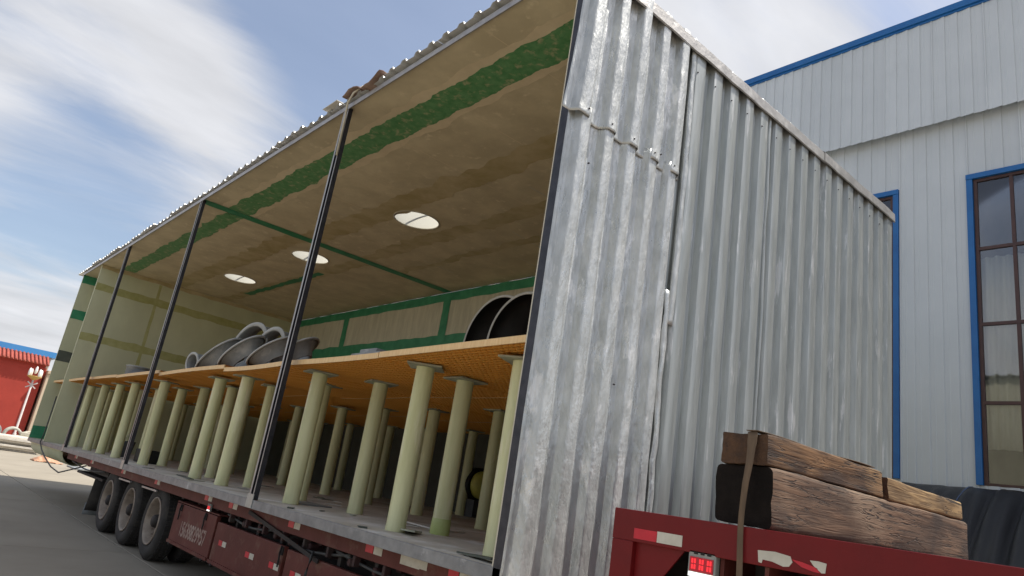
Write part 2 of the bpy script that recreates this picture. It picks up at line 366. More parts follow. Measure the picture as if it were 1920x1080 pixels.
t = MB().box(xs - .05, 8.05, UP - .07, UP + .03, ZT - .10, ZT + .03).box(xs - .05, 8.05, UP - .035, UP - .002, ZT - .14, ZT - .10)
fpart(t, 'roof_trim', 'blue', bevel=.006)
for wi, wx in enumerate(wins):
    win = fpart(MB().box(wx + .0, wx + .09, YB - .05, YB + .06, WZ0, WZ1 - .002).box(wx + WW - .09, wx + WW, YB - .05, YB + .06, WZ0, WZ1 - .002).box(wx - .002, wx + WW + .002, YB - .06, YB + .06, WZ1, WZ1 + .09), 'window_trim', 'blue', bevel=.004)
    ix0, ix1 = wx + .095, wx + WW - .095; F = MB()
    F.box(ix0, ix0 + .05, YB - .005, YB + .055, WZ0, WZ1 - .05).box(ix1 - .05, ix1, YB - .005, YB + .055, WZ0, WZ1 - .05).box(ix0, ix1, YB - .008, YB + .058, WZ1 - .05, WZ1 - .004).box(ix0, ix1, YB - .008, YB + .058, WZ0, WZ0 + .04)
    ncol = 4; cw = (ix1 - ix0) / ncol
    zr = [WZ0] + [bz(v) for v in (2.34, 3.33, 4.34)] + [WZ1 - .03]
    for k in range(1, ncol): F.box(ix0 + cw * k - .025, ix0 + cw * k + .025, YB, YB + .05, WZ0 + .04, WZ1 - .05)
    for z in zr[1:-1]: F.box(ix0 + .05, ix1 - .05, YB - .003, YB + .053, z - .025, z + .025)
    f = F.build('window_frame', 'win_frame', win)
    for k in range(ncol):
        for r in range(4):
            MB().box(ix0 + cw * k + .01, ix0 + cw * (k + 1) - .01, YB + .022, YB + .026, zr[r] + .01, zr[r + 1] - .01).build('pane', 'glass', win)
    cu = MB().grid(lambda u, v: (ix0 + u * (ix1 - ix0), YB + .13 + .03 * math.sin(u * 95 + .8 * math.sin(v * 3 + u * 9)) + .012 * math.sin(u * 41), WZ0 + .55 + (zr[3] - .12 - WZ0 - .55) * v), 160, 6)
    cu.build('curtain', 'curtain', win, solid=.004)

# ================================================================== BLACK SHADE-NET TARP at the foot of the hall
def tarpf(u, v):
    x = -3.5 + u * 7.2; y = YB - .13 - 2.4 * v ** 1.15 - .10 * math.sin(x * 2.1) * v
    z = WZ0 - .06 - (WZ0 - .06 - G - .02) * (v ** 1.6)
    z += .10 * math.sin(math.pi * v) * (.5 + .5 * math.sin(x * 1.7 + .6))
    fold = (1 / (1 + math.exp(-(x + .75) * 6))) * math.sin(math.pi * min(1, v * 1.1)) ** 1.2
    z += fold * (.11 * math.sin(x * 15 + 2 * v) + .05 * math.sin(x * 31 + 1)); y += fold * .05 * math.cos(x * 17)
    z += .02 * fb((x * 2.4, v * 5, 3))
    return (x, y, max(z, G + .01))
tp = MB().grid(tarpf, 220, 60).build('shade_net_tarp', 'tarp', solid=.006)
tag(tp, 'black shade net tarp with glossy folds spread below the factory windows', 'tarp')
def tl(xa, v): u = (xa + 3.5) / 7.2; q = tarpf(u, v); return (q[0], q[1] - .012, q[2] + .012)
tag(MB().tube([tl(bx(.36) - .35 * v, v) for v in [i / 14 for i in range(12)]], .008, 6).build('cord', 'blue_cord'), 'thin blue cord lying down over the black tarp', 'cord')
tag(MB().grid(lambda u, v: (2.6 + 2.8 * u, YB - 2.9 - 1.1 * v + .1 * math.sin(u * 9), G + .02 + .9 * math.sin(math.pi * min(1, u * .9 + .1)) * math.sin(math.pi * v) + .05 * fb((u * 6, v * 6, 1))), 30, 24).build('green_tarp_heap', 'green_line', solid=.01), 'dark green tarpaulin heap beside the black tarp', 'tarp')
def part(mb, name, m, parent, **k):
    """a part modelled in world coordinates under a thing whose Empty stands at its base"""
    o = mb.build(name, m, parent, **k)
    if parent.type == 'EMPTY': o.matrix_parent_inverse = Matrix.Translation(-Vector(parent.location))
    return o

# ================================================================== GALVANISED ENCLOSURE
BL, BW, BH = 17.68, 5.08, 4.2                # length (towards -X), width (+Y), height
enc = thing('enclosure', 'long galvanised corrugated enclosure with one open side, loaded on the red trailer', 'enclosure', (-BL / 2, BW / 2, -.06))
# floor
part(MB().box(-BL, -.003, .012, BW, -.055, 0), 'floor', 'floor', enc)
part(MB().box(-BL - .01, .085, -.012, .010, -.075, .004).box(-BL - .01, .085, .0105, .06, -.0745, -.057), 'floor_edge', 'floor_edge', enc, bevel=.003)
# ceiling with three round openings
LIGHTS = [(-5.66, 2.36), (-9.40, 2.40), (-12.87, 2.33)]; LR = .345
def holed(mb, x0, x1, y0, y1, cx, cy, r, z, n=48):
    ang = sorted([math.tau * i / n for i in range(n)] + [math.atan2(yy - cy, xx - cx) % math.tau for xx in (x0, x1) for yy in (y0, y1)])
    k = len(ang); vs = [(cx + r * math.cos(a), cy + r * math.sin(a), z) for a in ang]
    for a in ang:
        c, s = math.cos(a), math.sin(a); tt = 1e9
        if c > 1e-9: tt = min(tt, (x1 - cx) / c)
        if c < -1e-9: tt = min(tt, (x0 - cx) / c)
        if s > 1e-9: tt = min(tt, (y1 - cy) / s)
        if s < -1e-9: tt = min(tt, (y0 - cy) / s)
        vs.append((cx + tt * c, cy + tt * s, z))
    mb.add(vs, [(i, (i + 1) % k, (i + 1) % k + k, i + k) for i in range(k)])
ce = MB(); xsplit = [0, -7.5, -11.1, -BL]
for k, (cx, cy) in enumerate(LIGHTS): holed(ce, xsplit[k + 1], xsplit[k], .004, BW, cx, cy, LR, BH)
ceil = part(ce, 'ceiling', 'ceiling', enc)
for cx, cy in LIGHTS:
    part(MB().lathe([(LR + .055, .006), (LR + .03, .007), (LR + .012, .02), (LR * .9, .04), (LR * .6, .06), (LR * .3, .068), (.001, .07)], 40, (cx, cy, BH)), 'skylight_dome', 'skylight', enc)
    part(MB().lathe([(LR - .004, .004), (LR - .006, -.008), (LR + .016, -.010), (LR + .020, -.001)], 48, (cx, cy, BH)), 'skylight_rim', 'cream_edge', enc)
    part(MB().box(cx - LR - .03, cx + LR + .03, cy + .06, cy + .085, BH + .085, BH + .115), 'skylight_bar', 'steel_edge', enc)
# brushed bands (ragged paint and resin strips) lying on the liner
def band(p0, p1, wd, nrm, m, name, jit=.03, off=.004, n=60, wob=0):
    p0 = Vector(p0); p1 = Vector(p1); nrm = Vector(nrm); d = p1 - p0; side = d.cross(nrm).normalized(); vs = []; sd = random.random() * 50
    for i in range(n + 1):
        q = p0 + d * i / n + nrm * off; s = d.length * i / n
        wv = wob * fb((s * .7, sd, 9))
        for sg in (-1, 1): vs.append(q + side * (sg * (wd / 2 + jit * fb((s * 3.6, sd, sg * 3.3), 1, 7)) + wv))
    return part(MB().add(vs, [(2 * i, 2 * i + 1, 2 * i + 3, 2 * i + 2) for i in range(n)]), name, m, enc)
dn = (0, 0, -1)
band((-.03, .60, BH), (-8.30, .56, BH), .54, dn, 'resin_pale', 'resin_band', .05, off=.003, n=200)
band((-.03, .60, BH), (-8.30, .56, BH), .34, dn, 'green_paint', 'green_band', .045, off=.006, n=700)
band((-8.56, .58, BH), (-15.6, .58, BH), .30, dn, 'green_paint', 'green_band', .05, off=.006, n=500)
band((-8.43, .02, BH), (-8.43, 5.04, BH), .24, dn, 'green_line', 'green_band', .012, off=.007)
band((-.03, 1.86, BH), (-8.30, 1.92, BH), .40, dn, 'wet_band', 'resin_band', .09, n=140, wob=.04)
band((-.03, 3.02, BH), (-8.30, 2.98, BH), .30, dn, 'wet_band', 'resin_band', .09, n=140, wob=.05)
band((-8.6, 1.72, BH), (-15.6, 1.72, BH), .40, dn, 'wet_band', 'resin_band', .08, n=100, wob=.04)
band((-8.6, 3.05, BH), (-15.6, 3.0, BH), .3, dn, 'wet_band', 'resin_band', .08, n=100, wob=.05)
band((-.03, 3.75, BH), (-8.3, 3.8, BH), .16, dn, 'wet_band', 'resin_band', .09, n=100, wob=.06)
band((-10.2, 3.05, BH), (-14.2, 3.02, BH), .16, dn, 'green_line', 'green_band', .05, off=.007)
for k, xx in enumerate((-1.22, -2.45, -3.66, -4.9, -6.1, -7.3, -9.7, -10.95, -12.2, -13.4, -14.6)):
    band((xx, .03 + .9 * (k % 3 == 1), BH), (xx - .01, 5.0 - .7 * (k % 2), BH), .010, dn, 'resin_pale', 'ceiling_joint', .006, off=.0025, n=60)
for k in range(5):
    yy = (1.2, 2.45, 3.4, 3.55, 4.3)[k]; xx = (-6.6, -3.2, -4.6, -7.2, -5.4)[k]
    band((xx, yy, BH), (xx - (.05, .02, .1, .06, .08)[k], yy + .75, BH), .022, dn, 'cream_edge', 'resin_drip', .008, off=.003, n=20)
XP = -15.70
# back wall, partition, far end wall, inner liner of the near end
part(MB().box(-BL, 0, BW, BW + .04, 0, BH - .002), 'back_wall', 'back_wall', enc)
fwd = (0, -1, 0)
band((-.05, BW, 4.10), (-15.65, BW, 4.10), .19, fwd, 'green_line', 'green_band', .02, n=80)
band((-.05, BW, 3.14), (-15.65, BW, 3.16), .27, fwd, 'green_line', 'green_band', .03, off=.006, n=80)
for xx in (-4.2, -8.45, -12.7): band((xx, BW, 3.02), (xx, BW, 4.19), .25, fwd, 'green_line', 'green_band', .02, off=.009, n=20)
part(MB().box(XP + .002, -.002, BW - .014, BW - .002, .002, 1.40), 'lower_shade_sheet', 'under_platform_shade', enc)  # added dark sheet: paints the platform's shade onto the lower back wall
part(MB().box(XP - .06, XP, .03, BW - .002, .001, BH - .003), 'partition_wall', 'frp_wall', enc)
rt = (1, 0, 0)
band((XP, .04, 3.66), (XP, BW - .02, 3.60), .18, rt, 'olive_band', 'olive_band', .025)
band((XP, .04, 2.46), (XP, BW - .02, 2.38), .18, rt, 'olive_band', 'olive_band', .025)
band((XP, .04, 4.15), (XP, BW - .02, 4.15), .09, rt, 'wet_band', 'resin_band', .02)
band((XP, 1.42, .02), (XP, 1.40, 4.1), .07, rt, 'olive_band', 'seam_band', .01, off=.002)
part(MB().box(-BL - .03, -BL, -.002, BW + .04, -.05, BH - .001), 'far_end_wall', 'frp_wall', enc)
band((-BL, .005, 4.09), (-BL, 3, 4.09), .2, rt, 'green_line', 'green_band', .01)
band((-BL, .005, 3.15), (-BL, 3, 3.15), .24, rt, 'green_line', 'green_band', .01)
band((-BL, .005, 2.06), (-BL, 3, 2.08), .27, rt, 'grey_band', 'grey_band', .01)
band((-BL, .005, .16), (-BL, 3, .16), .3, rt, 'green_line', 'green_band', .01)
part(MB().box(0, .018, -.004, BW + .03, -.05, BH + .02), 'inner_liner', 'cream_edge', enc)
part(MB().box(.0185, .094, -.012, .02, -.07, BH + .03).box(.0185, .03, .02, .09, -.07, BH + .03), 'corner_post', 'dark_steel', enc, bevel=.003)
# roof: ribbed sheets, front edge trim
def rib_profile(w_, pitch, h, crest, flank, seg=1):
    pts = []; n = round(w_ / pitch)
    for k in range(n):
        a = k * pitch; v = (pitch - crest - 2 * flank) / 2
        pts += [(a, 0), (a + v, 0), (a + v + flank, h), (a + v + flank + crest, h), (a + v + 2 * flank + crest, 0)]
    pts.append((n * pitch, 0)); return pts
def roof_sheet(x1, wd, y0, y1, dz=0, m='roof_metal'):
    pr = rib_profile(wd, .23, .036, .06, .02); vs = []
    for yy in (y0, y1):
        for a, h in pr: vs.append((x1 - a, yy + .012 * fb((a * 3 + x1, yy, 2)), BH + .062 + h + dz + .004 * fb((a * 9, x1, yy))))
    k = len(pr)
    return part(MB().add(vs, [(i, i + 1, i + 1 + k, i + k) for i in range(k - 1)]), 'roof_sheet', m, enc, solid=.0025)
xr = .06; ii = 0
while xr > -BL - .1:
    hit = [l for l in LIGHTS if l[0] + .43 > xr - .92 and l[0] - .43 < xr]; j = random.uniform(-.03, .02); dz = .003 * (ii % 2)
    if hit:
        cy = hit[0][1]; roof_sheet(xr, .92, -.05 + j, cy - .43, dz); roof_sheet(xr, .92, cy + .43, BW + .12, dz)
    else: roof_sheet(xr, .92, -.05 + j, BW + .12, dz)
    xr -= .92; ii += 1
part(MB().box(-BL - .03, .094, -.018, .03, BH + .001, BH + .032).box(-BL - .03, .094, -.02, -.006, BH - .03, BH + .0005), 'roof_edge_trim', 'steel_edge', enc, bevel=.003)
part(MB().box(-BL - .02, .05, .08, .13, BH + .012, BH + .058).box(-BL - .02, .05, 2.95, 3.0, BH + .012, BH + .058).box(-BL - .02, .05, 4.9, 4.95, BH + .012, BH + .058), 'roof_purlin', 'steel_edge', enc)
# mullions: open U-channels with a dark web
for xx in (-3.555, -8.40, -13.06):
    mu = part(MB().box(xx - .036, xx + .036, .030, .040, .005, BH - .004), 'mullion', 'dark_steel', enc)
    MB().box(xx - .048, xx - .037, -.008, .041, .005, BH - .004).build('mullion_flange', 'dark_steel', mu)
    MB().box(xx + .037, xx + .048, -.008, .041, .005, BH - .004).build('mullion_flange', 'dark_steel', mu)
    MB().box(xx - .052, xx - .022, -.013, -.0085, .005, BH - .004).build('mullion_lip', 'steel_edge', mu)
    MB().box(xx + .036, xx + .050, -.013, -.0085, .005, BH - .004).build('mullion_lip', 'steel_edge', mu)
    MB().box(xx - .07, xx + .075, -.020, -.0125, -.07, .055).build('mullion_bracket', 'galv_dull', mu)
# end wall: corrugated sheets on the +X face
def end_sheet(y0, nrib, z0, z1, x, m, dent, name, pitch=.25, depth=.055, roundish=False, seed=0, wavy_bottom=0, nz=26, lip=0):
    pts = []
    for k in range(nrib):
        a = k * pitch
        if roundish:
            for t_, c in ((0, 0), (.12, 0), (.20, .02), (.24, .08), (.29, .45), (.34, .9), (.37, .98), (.41, 1), (.52, 1), (.64, 1), (.68, .97), (.71, .88), (.77, .45), (.83, .08), (.87, .02), (.93, 0)): pts.append((a + t_ * pitch, depth * c))
        else:
            pts += [(a, 0), (a + .062, 0), (a + .070, .003), (a + .092, depth - .003), (a + .100, depth), (a + .205, depth), (a + .213, depth - .003), (a + .243, .003)]
    pts.append((nrib * pitch, 0)); np_ = len(pts); vs = []; fs = []
    for j in range(nz + 1):
        v = j / nz; z = z0 + (z1 - z0) * v
        for a, h in pts:
            dk = dent * (min(1, .15 + v * 7) if lip else 1); d = dk * fb((a * 3.1 + seed, z * 1.3, seed * 1.7), 1, 4) + dk * .6 * max(0, fb((a * 9 + seed, z * 2.2, 4.4), 1, 2)) ** 2
            zz_ = z + (wavy_bottom * fb((a * 4 + seed, 1.3, 7)) if j == 0 else 0)
            edge = lip * max(0, 1 - v * 18)
            vs.append((x + h + d + edge, y0 + a + dent * .5 * fb((a * 2, z * 2, 8 + seed)) - (.06 * (1 - v) ** 2 * max(0, 1 - a * 3) if lip else 0), zz_))
    for j in range(nz):
        for i in range(np_ - 1): fs.append((j * np_ + i, j * np_ + i + 1, (j + 1) * np_ + i + 1, (j + 1) * np_ + i))
    o = part(MB().add(vs, fs, 0, True), name, m, enc, solid=.002)
    return smooth_angle(o, .5)
ZE = BH - .02
end_sheet(-.020, 5, -.12, 2.98, .098, 'galv', .006, 'corrugated_sheet', .240, .062, roundish=True, seed=3.1, nz=70)
end_sheet(-.030, 5, 2.90, ZE, .108, 'galv', .0075, 'corrugated_sheet', .246, .062, roundish=True, seed=7.7, nz=50, wavy_bottom=.006, lip=.004)
y = 1.165
for k, nr in enumerate((5, 5, 6)):
    end_sheet(y, nr, -.12, ZE, .096 + .0025 * (k % 2), 'galv_dull', .0025, 'corrugated_sheet', seed=11 + 5 * k, nz=44)
    y += nr * .25 - .002
# bent edge strips between the sheets
def strip(y0, wd, z0, z1, x, seed, m='galv'):
    f_ = lambda u, v: (x + .012 * math.sin(u * math.pi) + .008 * fb((v * 9, u, seed), 1, 4), y0 + u * wd + .02 * fb((v * 5, 2, seed)) + .02 * math.sin(v * 3), z0 + (z1 - z0) * v)
    return part(MB().grid(f_, 4, 60), 'joint_strip', m, enc, solid=.002)
strip(1.19, .075, 1.75, ZE + .015, .135, 2.0)
strip(1.14, .06, -.1, 2.0, .128, 6.0)
strip(4.98, .10, -.1, ZE - .03, .128, 9.0, 'galv_dull')
strip(2.41, .04, 0, ZE - .03, .134, 12.0, 'galv_dull')
# flashing along the top of the end wall, three lapped lengths
for k, (y0, y1, dx_) in enumerate(((-.12, 1.72, .003), (1.70, 3.45, 0), (3.43, 5.16, .003))):
    prf = [(.170, 4.045), (.160, 4.050), (.160, 4.056), (.170, 4.060), (.166, 4.155), (.154, 4.168), (-.10, 4.325)]
    n_ = 18; vs = []
    for j in range(n_ + 1):
        yy = y0 + (y1 - y0) * j / n_
        for a, z in prf: vs.append((a + dx_ + .006 * fb((yy * 3, z * 2, k)), yy, z + dx_ + .006 * fb((yy * 2.2, a * 5, k + 3)) + .012 * (yy / 5)))
    kk = len(prf)
    part(MB().add(vs, [(j * kk + i, j * kk + i + 1, (j + 1) * kk + i + 1, (j + 1) * kk + i) for j in range(n_) for i in range(kk - 1)]), 'flashing', 'flash', enc, solid=.002)
for yy, zz, xx in [(.10 + .24 * q, 2.955, .172) for q in range(5)] + [(1.27 + .25 * q, 3.9, .153) for q in range(15)] + [(.13, 3.50, .140), (.40, 3.2, .138), (.93, 3.0, .140), (.2, 2.6, .134), (.7, 1.2, .134), (2.62, 3.3, .139), (3.62, 2.4, .137)]:
    part(MB().lathe([(.001, .008), (.005, .007), (.0065, .003), (.007, -.006)], 8, (xx, yy, zz), 'X'), 'screw', 'dark_steel', enc)


# ================================================================== ORANGE GRATING PLATFORM
PZ = 1.33                                     # underside
pan = [(-.06, -1.95), (-1.965, -3.86), (-3.88, -5.60), (-5.62, -8.38), (-8.40, -11.1), (-11.12, -13.2), (-13.22, -15.60)]
cell = .06
def grating(x1, x0, y0, y1, z, tilt, bend, lbl):
    r = thing('grating_panel', lbl, 'grating', ((x0 + x1) / 2, (y0 + y1) / 2, z), 'orange grating panels of the platform')
    hx, hy = (x1 - x0) / 2, (y1 - y0) / 2; b = MB()
    zf = lambda x: tilt * x / hx + bend * (1 - (x / hx) ** 2)
    n = int(2 * hx / cell)
    for i in range(n + 1):
        x = -hx + .012 + i * (2 * hx - .024) / n; z_ = zf(x)
        b.box(x - .0075, x + .0075, -hy + .02, hy - .006, z_ + .0012, z_ + .033)
    m_ = int(2 * hy / cell); sg = 6
    for j in range(1, m_ + 1):
        yv = -hy + .006 + j * (2 * hy - .012) / m_
        for s in range(sg):
            a, c = -hx + .006 + s * (2 * hx - .012) / sg, -hx + .006 + (s + 1) * (2 * hx - .012) / sg
            za, zc = zf(a), zf(c)
            b.add([(a, yv - .0075, za), (c, yv - .0075, zc), (c, yv + .0075, zc), (a, yv + .0075, za), (a, yv - .0075, za + .034), (c, yv - .0075, zc + .034), (c, yv + .0075, zc + .034), (a, yv + .0075, za + .034)], [(0, 3, 2, 1), (4, 5, 6, 7), (0, 1, 5, 4), (2, 3, 7, 6)])
    o = b.build('bar_grid', 'grating', r); o['kind'] = 'stuff'
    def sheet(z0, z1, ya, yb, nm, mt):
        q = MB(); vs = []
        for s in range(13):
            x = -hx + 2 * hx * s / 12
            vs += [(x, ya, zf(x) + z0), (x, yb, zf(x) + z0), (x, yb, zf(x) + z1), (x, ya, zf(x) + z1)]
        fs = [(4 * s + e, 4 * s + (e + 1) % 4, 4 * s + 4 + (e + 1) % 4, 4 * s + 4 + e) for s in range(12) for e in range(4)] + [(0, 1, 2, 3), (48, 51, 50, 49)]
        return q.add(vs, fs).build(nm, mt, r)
    sheet(.0345, .047, -hy + .013, hy, 'cover_plate', 'grating_cover_shade')
    sheet(-.001, .0475, -hy, -hy + .0125, 'front_edge', 'grating_edge')
    return r
GL = ('orange grating panel, %s from the corrugated end wall along the open side', 'orange grating panel, %s from the corrugated end wall in the middle row', 'orange grating panel, %s from the corrugated end wall along the back wall')
info = [(.012, .0), (-.004, -.008), (.006, -.012), (.012, .012), (.006, .006), (.0, .004), (.004, .004)]
for k, (a, b_) in enumerate(pan):
    dz = (.012, .0, -.006, .012, .034, .040, .046)[k]
    yy = .11; rows = [(.11, 1.72), (1.735, 3.35), (3.365, 5.0)]
    for q, (ya, yb) in enumerate(rows):
        grating(a, b_, ya, yb, PZ + dz, info[k][0], info[k][1], GL[q] % ('first second third fourth fifth sixth seventh'.split()[k]))
grating(-15.85, -17.6, .11, 1.7, PZ + .05, 0, 0, 'small orange grating panel in the narrow end bay past the partition')

# ================================================================== COLUMNS
CR = .078
def column_proto(h, nm='support_post', wrap=False):
    r = thing(nm, '', 'column')
    MB().lathe([(CR + .002, 0), (CR + .004, .02), (CR, .06), (CR, h - .022), (CR + .001, h - .018)], 28).build('shaft', 'column', r)
    if wrap: MB().lathe([(CR + .004, 0), (CR + .007, .03), (CR + .0045, .10), (CR + .001, .13)], 28).build('foot_wrap', 'column_foot', r)
    MB().box(-.145, .145, -.145, .145, h - .0175, h - .002).build('cap_plate', 'plate', r, bevel=.003)
    return r
proto = column_proto(PZ - .004); used = False
def column(x, y, lbl, tilt=True):
    global used
    loc = (x, y, .001); rot = (random.uniform(-.006, .006), random.uniform(-.006, .006), random.uniform(0, 1.5))
    if not used: o = proto; used = True; o.location = loc; o.rotation_euler = rot
    else: o = dup(proto, loc, rot)
    o['label'] = lbl; o['group'] = 'columns under the orange platform'; return o
wproto = column_proto(PZ - .004, wrap=True); wproto.location = (-1.84, .96, .001); wproto['label'] = 'pale green fibreglass column with a bright green resin wrap at its foot'; wproto['group'] = 'columns under the orange platform'
ORD = 'first second third fourth fifth sixth seventh eighth ninth tenth eleventh'.split()
ROWS = [('in the row along the open side', .44, (-.50, -1.72, -3.66, -5.62, -6.60, -9.13, -10.92, -12.1, -13.3, -14.7), 0),
        ('in the row behind the front', .96, (-3.29, -4.56, -6.06, -7.52, -8.77, -9.95, -11.35, -12.66, -14.14, -15.3), 1),
        ('in the middle row', 2.5, (-1.7, -3.15, -4.46, -5.70, -6.95, -8.53, -9.75, -10.94, -12.3, -13.6, -14.88), 0),
        ('in the row by the back wall', 4.4, (-3.3, -4.7, -6.02, -7.39, -8.55, -10.1, -11.5, -12.9, -14.3), 0)]
for rn, yy, xs_, k0 in ROWS:
    for k, x in enumerate(xs_): column(x, yy, 'pale green column, %s from the corrugated end wall %s' % (ORD[k + k0], rn))
column(-16.75, .5, 'greenish fibreglass column in the narrow end bay past the partition')

# ================================================================== THINGS ON AND UNDER THE PLATFORM
PT = PZ + .048
PTL = PT + .02
def saddle(label, loc, d, long, r0, r1, ln, el):
    d = Vector(d).normalized(); lx = Vector(long); lx = (lx - d * lx.dot(d)).normalized(); ly = d.cross(lx)
    o = thing('pipe_fitting', label, 'pipe fitting', loc, 'grey pipe fittings piled on the platform')
    o.rotation_euler = Matrix((lx, ly, d)).transposed().to_euler()
    prof = [(r0, 0), (r0 + (r1 - r0) * .25, ln * .5), (r0 + (r1 - r0) * .7, ln * .85), (r1, ln)]; th = .016
    wall = MB().lathe(prof + [(r - th, h) for r, h in prof[::-1]] + [prof[0]], 40).build('pipe_wall', 'shell_grey', o)
    MB().lathe([(r1 - th - .003, ln - .004), (r1 - th - .003, ln + .008), (r1 + .016, ln + .006), (r1 + .016, ln - .014), (r1 + .001, ln - .016)], 40).build('rim', 'shell_rim', wall)
    o.scale = (el, 1, 1); return o
saddle('small grey pipe stub lying at the end of the fitting pile', (-7.38, 0.64, PTL + .155), (.25, -.95, -.1), (0, 0, 1), .135, .14, .45, 1)
saddle('grey pipe elbow piece resting behind the small pipe stub', (-7.18, 0.89, PTL + .22), (-.45, -.3, .8), (0, 1, 0), .12, .14, .26, 1)
saddle('wide open grey duct ring propped upright on the fitting pile', (-6.58, 0.84, PTL + .42), (.48, -.80, -.26), (.62, 0, .78), .21, .24, .26, 1.75)
saddle('grey duct ring leaning behind the wide open ring', (-6.18, 0.96, PTL + .42), (.45, -.80, -.22), (.62, 0, .78), .17, .20, .24, 1.7)
bowls = [('long flat grey flared fitting tilted across the middle of the pile', (-6.68, 0.44, PTL + .10), (-.40, -.42, .80), (.82, 0, .50), 1.85),
         ('grey flared fitting leaning over the tilted one', (-6.02, 0.50, PTL + .13), (-.42, -.38, .80), (.80, 0, .55), 1.65),
         ('shallow grey dish shaped fitting at the flat end of the pile', (-5.20, 0.56, PTL + .11), (-.36, -.35, .85), (.84, 0, .48), 1.6),
         ('half buried grey fitting between the flared ones', (-5.25, 0.86, PTL + .18), (-.36, -.35, .85), (.84, 0, .5), 1.6)]
for lb, lc, d_, l_, e_ in bowls: saddle(lb, lc, d_, l_, .15, .25, .16, e_)
tag(MB().grid(lambda u, v: (-6.95 + .32 * u, .62 + .05 * v, PTL + .20 + .02 * math.sin(u * 3) + .14 * v), 6, 4).build('bent_flap', 'shell_grey', solid=.012), 'bent grey offcut leaning inside the wide duct ring', 'offcut')
tag(MB().box(-2.62, -2.12, .20, .46, PT - .008, PT + .04).box(-2.54, -2.25, .24, .42, PT + .0402, PT + .085).build('flat_offcut', 'shell_grey', bevel=.01), 'flat grey offcut lying alone on the orange platform', 'offcut')
bt = thing('drum', 'low grey drum standing on the platform by the partition', 'drum', (-11.3, .47, PT + .036))
MB().lathe([(.2, 0), (.2, .2), (.215, .205), (.215, .225), (.19, .225), (.19, .02), (.001, .02)], 28).build('body', 'shell_grey', bt); MB().lathe([(.001, .222), (.17, .222), (.185, .235), (.001, .24)], 24).build('lid', 'pale_scrap', bt)
tag(MB().grid(lambda u, v: (-10.95 + 1.9 * u, .2 + .4 * v, PT + .032 + .17 * (1 - u) * math.sin(math.pi * v) + .01 * math.sin(u * 12)), 16, 8).build('sheet_offcut', 'shell_dark', solid=.012), 'dark curved sheet offcut lying beside the low drum', 'offcut')
for (cx, cy, r, ln, lbl) in ((-2.19, 1.80, .535, .16, 'large black mouthed pipe standing nearer the corrugated end wall'), (-2.92, 2.07, .60, .2, 'large black mouthed pipe half hidden behind the other black pipe')):
    o = thing('large_pipe', lbl, 'pipe', (cx, cy, PT + r + .012), 'large pipes on the platform')
    MB().lathe([(r - .028, .004), (r - .028, ln), (.001, ln), (.001, ln + .02), (r - .001, ln + .02), (r - .001, .004)], 64, axis='Y').build('pipe_wall', 'black', o)
    MB().lathe([(r, ln), (r, 0), (r - .03, 0), (r - .03, .003), (r - .0005, .0035)], 64, axis='Y').build('rim', 'rim_pale', o)
pc = thing('capped_pipe', 'yellow capped pipe end with dark collar under the platform', 'pipe', (-6.02, 4.62, .5))
MB().lathe([(.001, .0), (.20, .0), (.215, .02), (.215, .3), (.001, .3)], 32, axis='X').build('cap', 'yellow', pc); MB().lathe([(.218, -.03), (.265, -.03), (.265, .14), (.218, .14), (.218, -.03)], 32, axis='X').build('collar', 'black', pc)
MB().box(.02, .28, -.2, .2, -.498, -.235).build('cradle', 'shell_dark', pc)
bk = thing('bucket', 'black bucket standing on the floor between the columns', 'bucket', (-12.0, .80, .002))
MB().lathe([(.001, 0), (.13, 0), (.165, .28), (.172, .285), (.172, .3), (.158, .3), (.125, .015), (.001, .015)], 28).build('body', 'shell_dark', bk); MB().tube([(.17 * math.cos(a), .02, .29 + .02 + .12 * math.sin(a)) for a in [math.pi * i / 10 for i in range(11)]], .005, 6).build('handle', 'steel_edge', bk)
tag(MB().box(-10.45, -10.1, .62, .95, .002, .22).build('black_box', 'black', bevel=.02), 'small black box on the floor beside the mullion', 'box')
# scraps on the floor
def scrap(pts, m, lbl, th=.012):
    v0 = [Vector(p) for p in pts]; k = len(v0)
    o = MB().add([p for p in v0] + [p + Vector((0, 0, th)) for p in v0], [tuple(range(k))[::-1], tuple(range(k, 2 * k))] + [(i, (i + 1) % k, (i + 1) % k + k, i + k) for i in range(k)]).build('floor_scrap', m)
    return tag(o, lbl, 'scrap', 'scraps on the enclosure floor')
scrap([(-2.0, .62, .004), (-1.50, .36, .03), (-1.42, .42, .03), (-1.75, .72, .006)], 'plate', 'thin grey board offcut leaning at a column foot')
scrap([(-.55, .16, .003), (-.14, .10, .02), (-.12, .2, .022), (-.4, .24, .004)], 'grey_band', 'greenish strip offcut in the floor corner by the end wall')
scrap([(-4.1, .62, .003), (-3.7, .55, .003), (-3.75, .95, .003), (-4.15, .88, .003)], 'floor_edge', 'flat dusty offcut behind the mullion foot')
scrap([(-6.9, .30, .003), (-6.1, .22, .004), (-6.08, .27, .004), (-6.85, .36, .003)], 'grey_band', 'long thin strip on the floor near the open edge')
scrap([(-2.9, 1.3, .003), (-2.2, 1.2, .003), (-2.3, 1.6, .003), (-2.8, 1.55, .003)], 'pale_scrap', 'pale sheet scrap between the front columns')
random.seed(3)
for k in range(26):
    x, y = -random.uniform(.4, 9), random.uniform(.08, 1.9); a = random.uniform(0, 3); l = random.uniform(.03, .12); wq = random.uniform(.01, .04)
    c, s = math.cos(a), math.sin(a); q = [(x + c * i * l - s * j * wq, y + s * i * l + c * j * wq, .003) for i, j in ((-1, -1), (1, -1), (.8, 1), (-1, .7))]
    scrap(q, random.choice(['pale_scrap', 'plate', 'floor_edge', 'grey_band']), 'small resin chip littering the enclosure floor', .006)
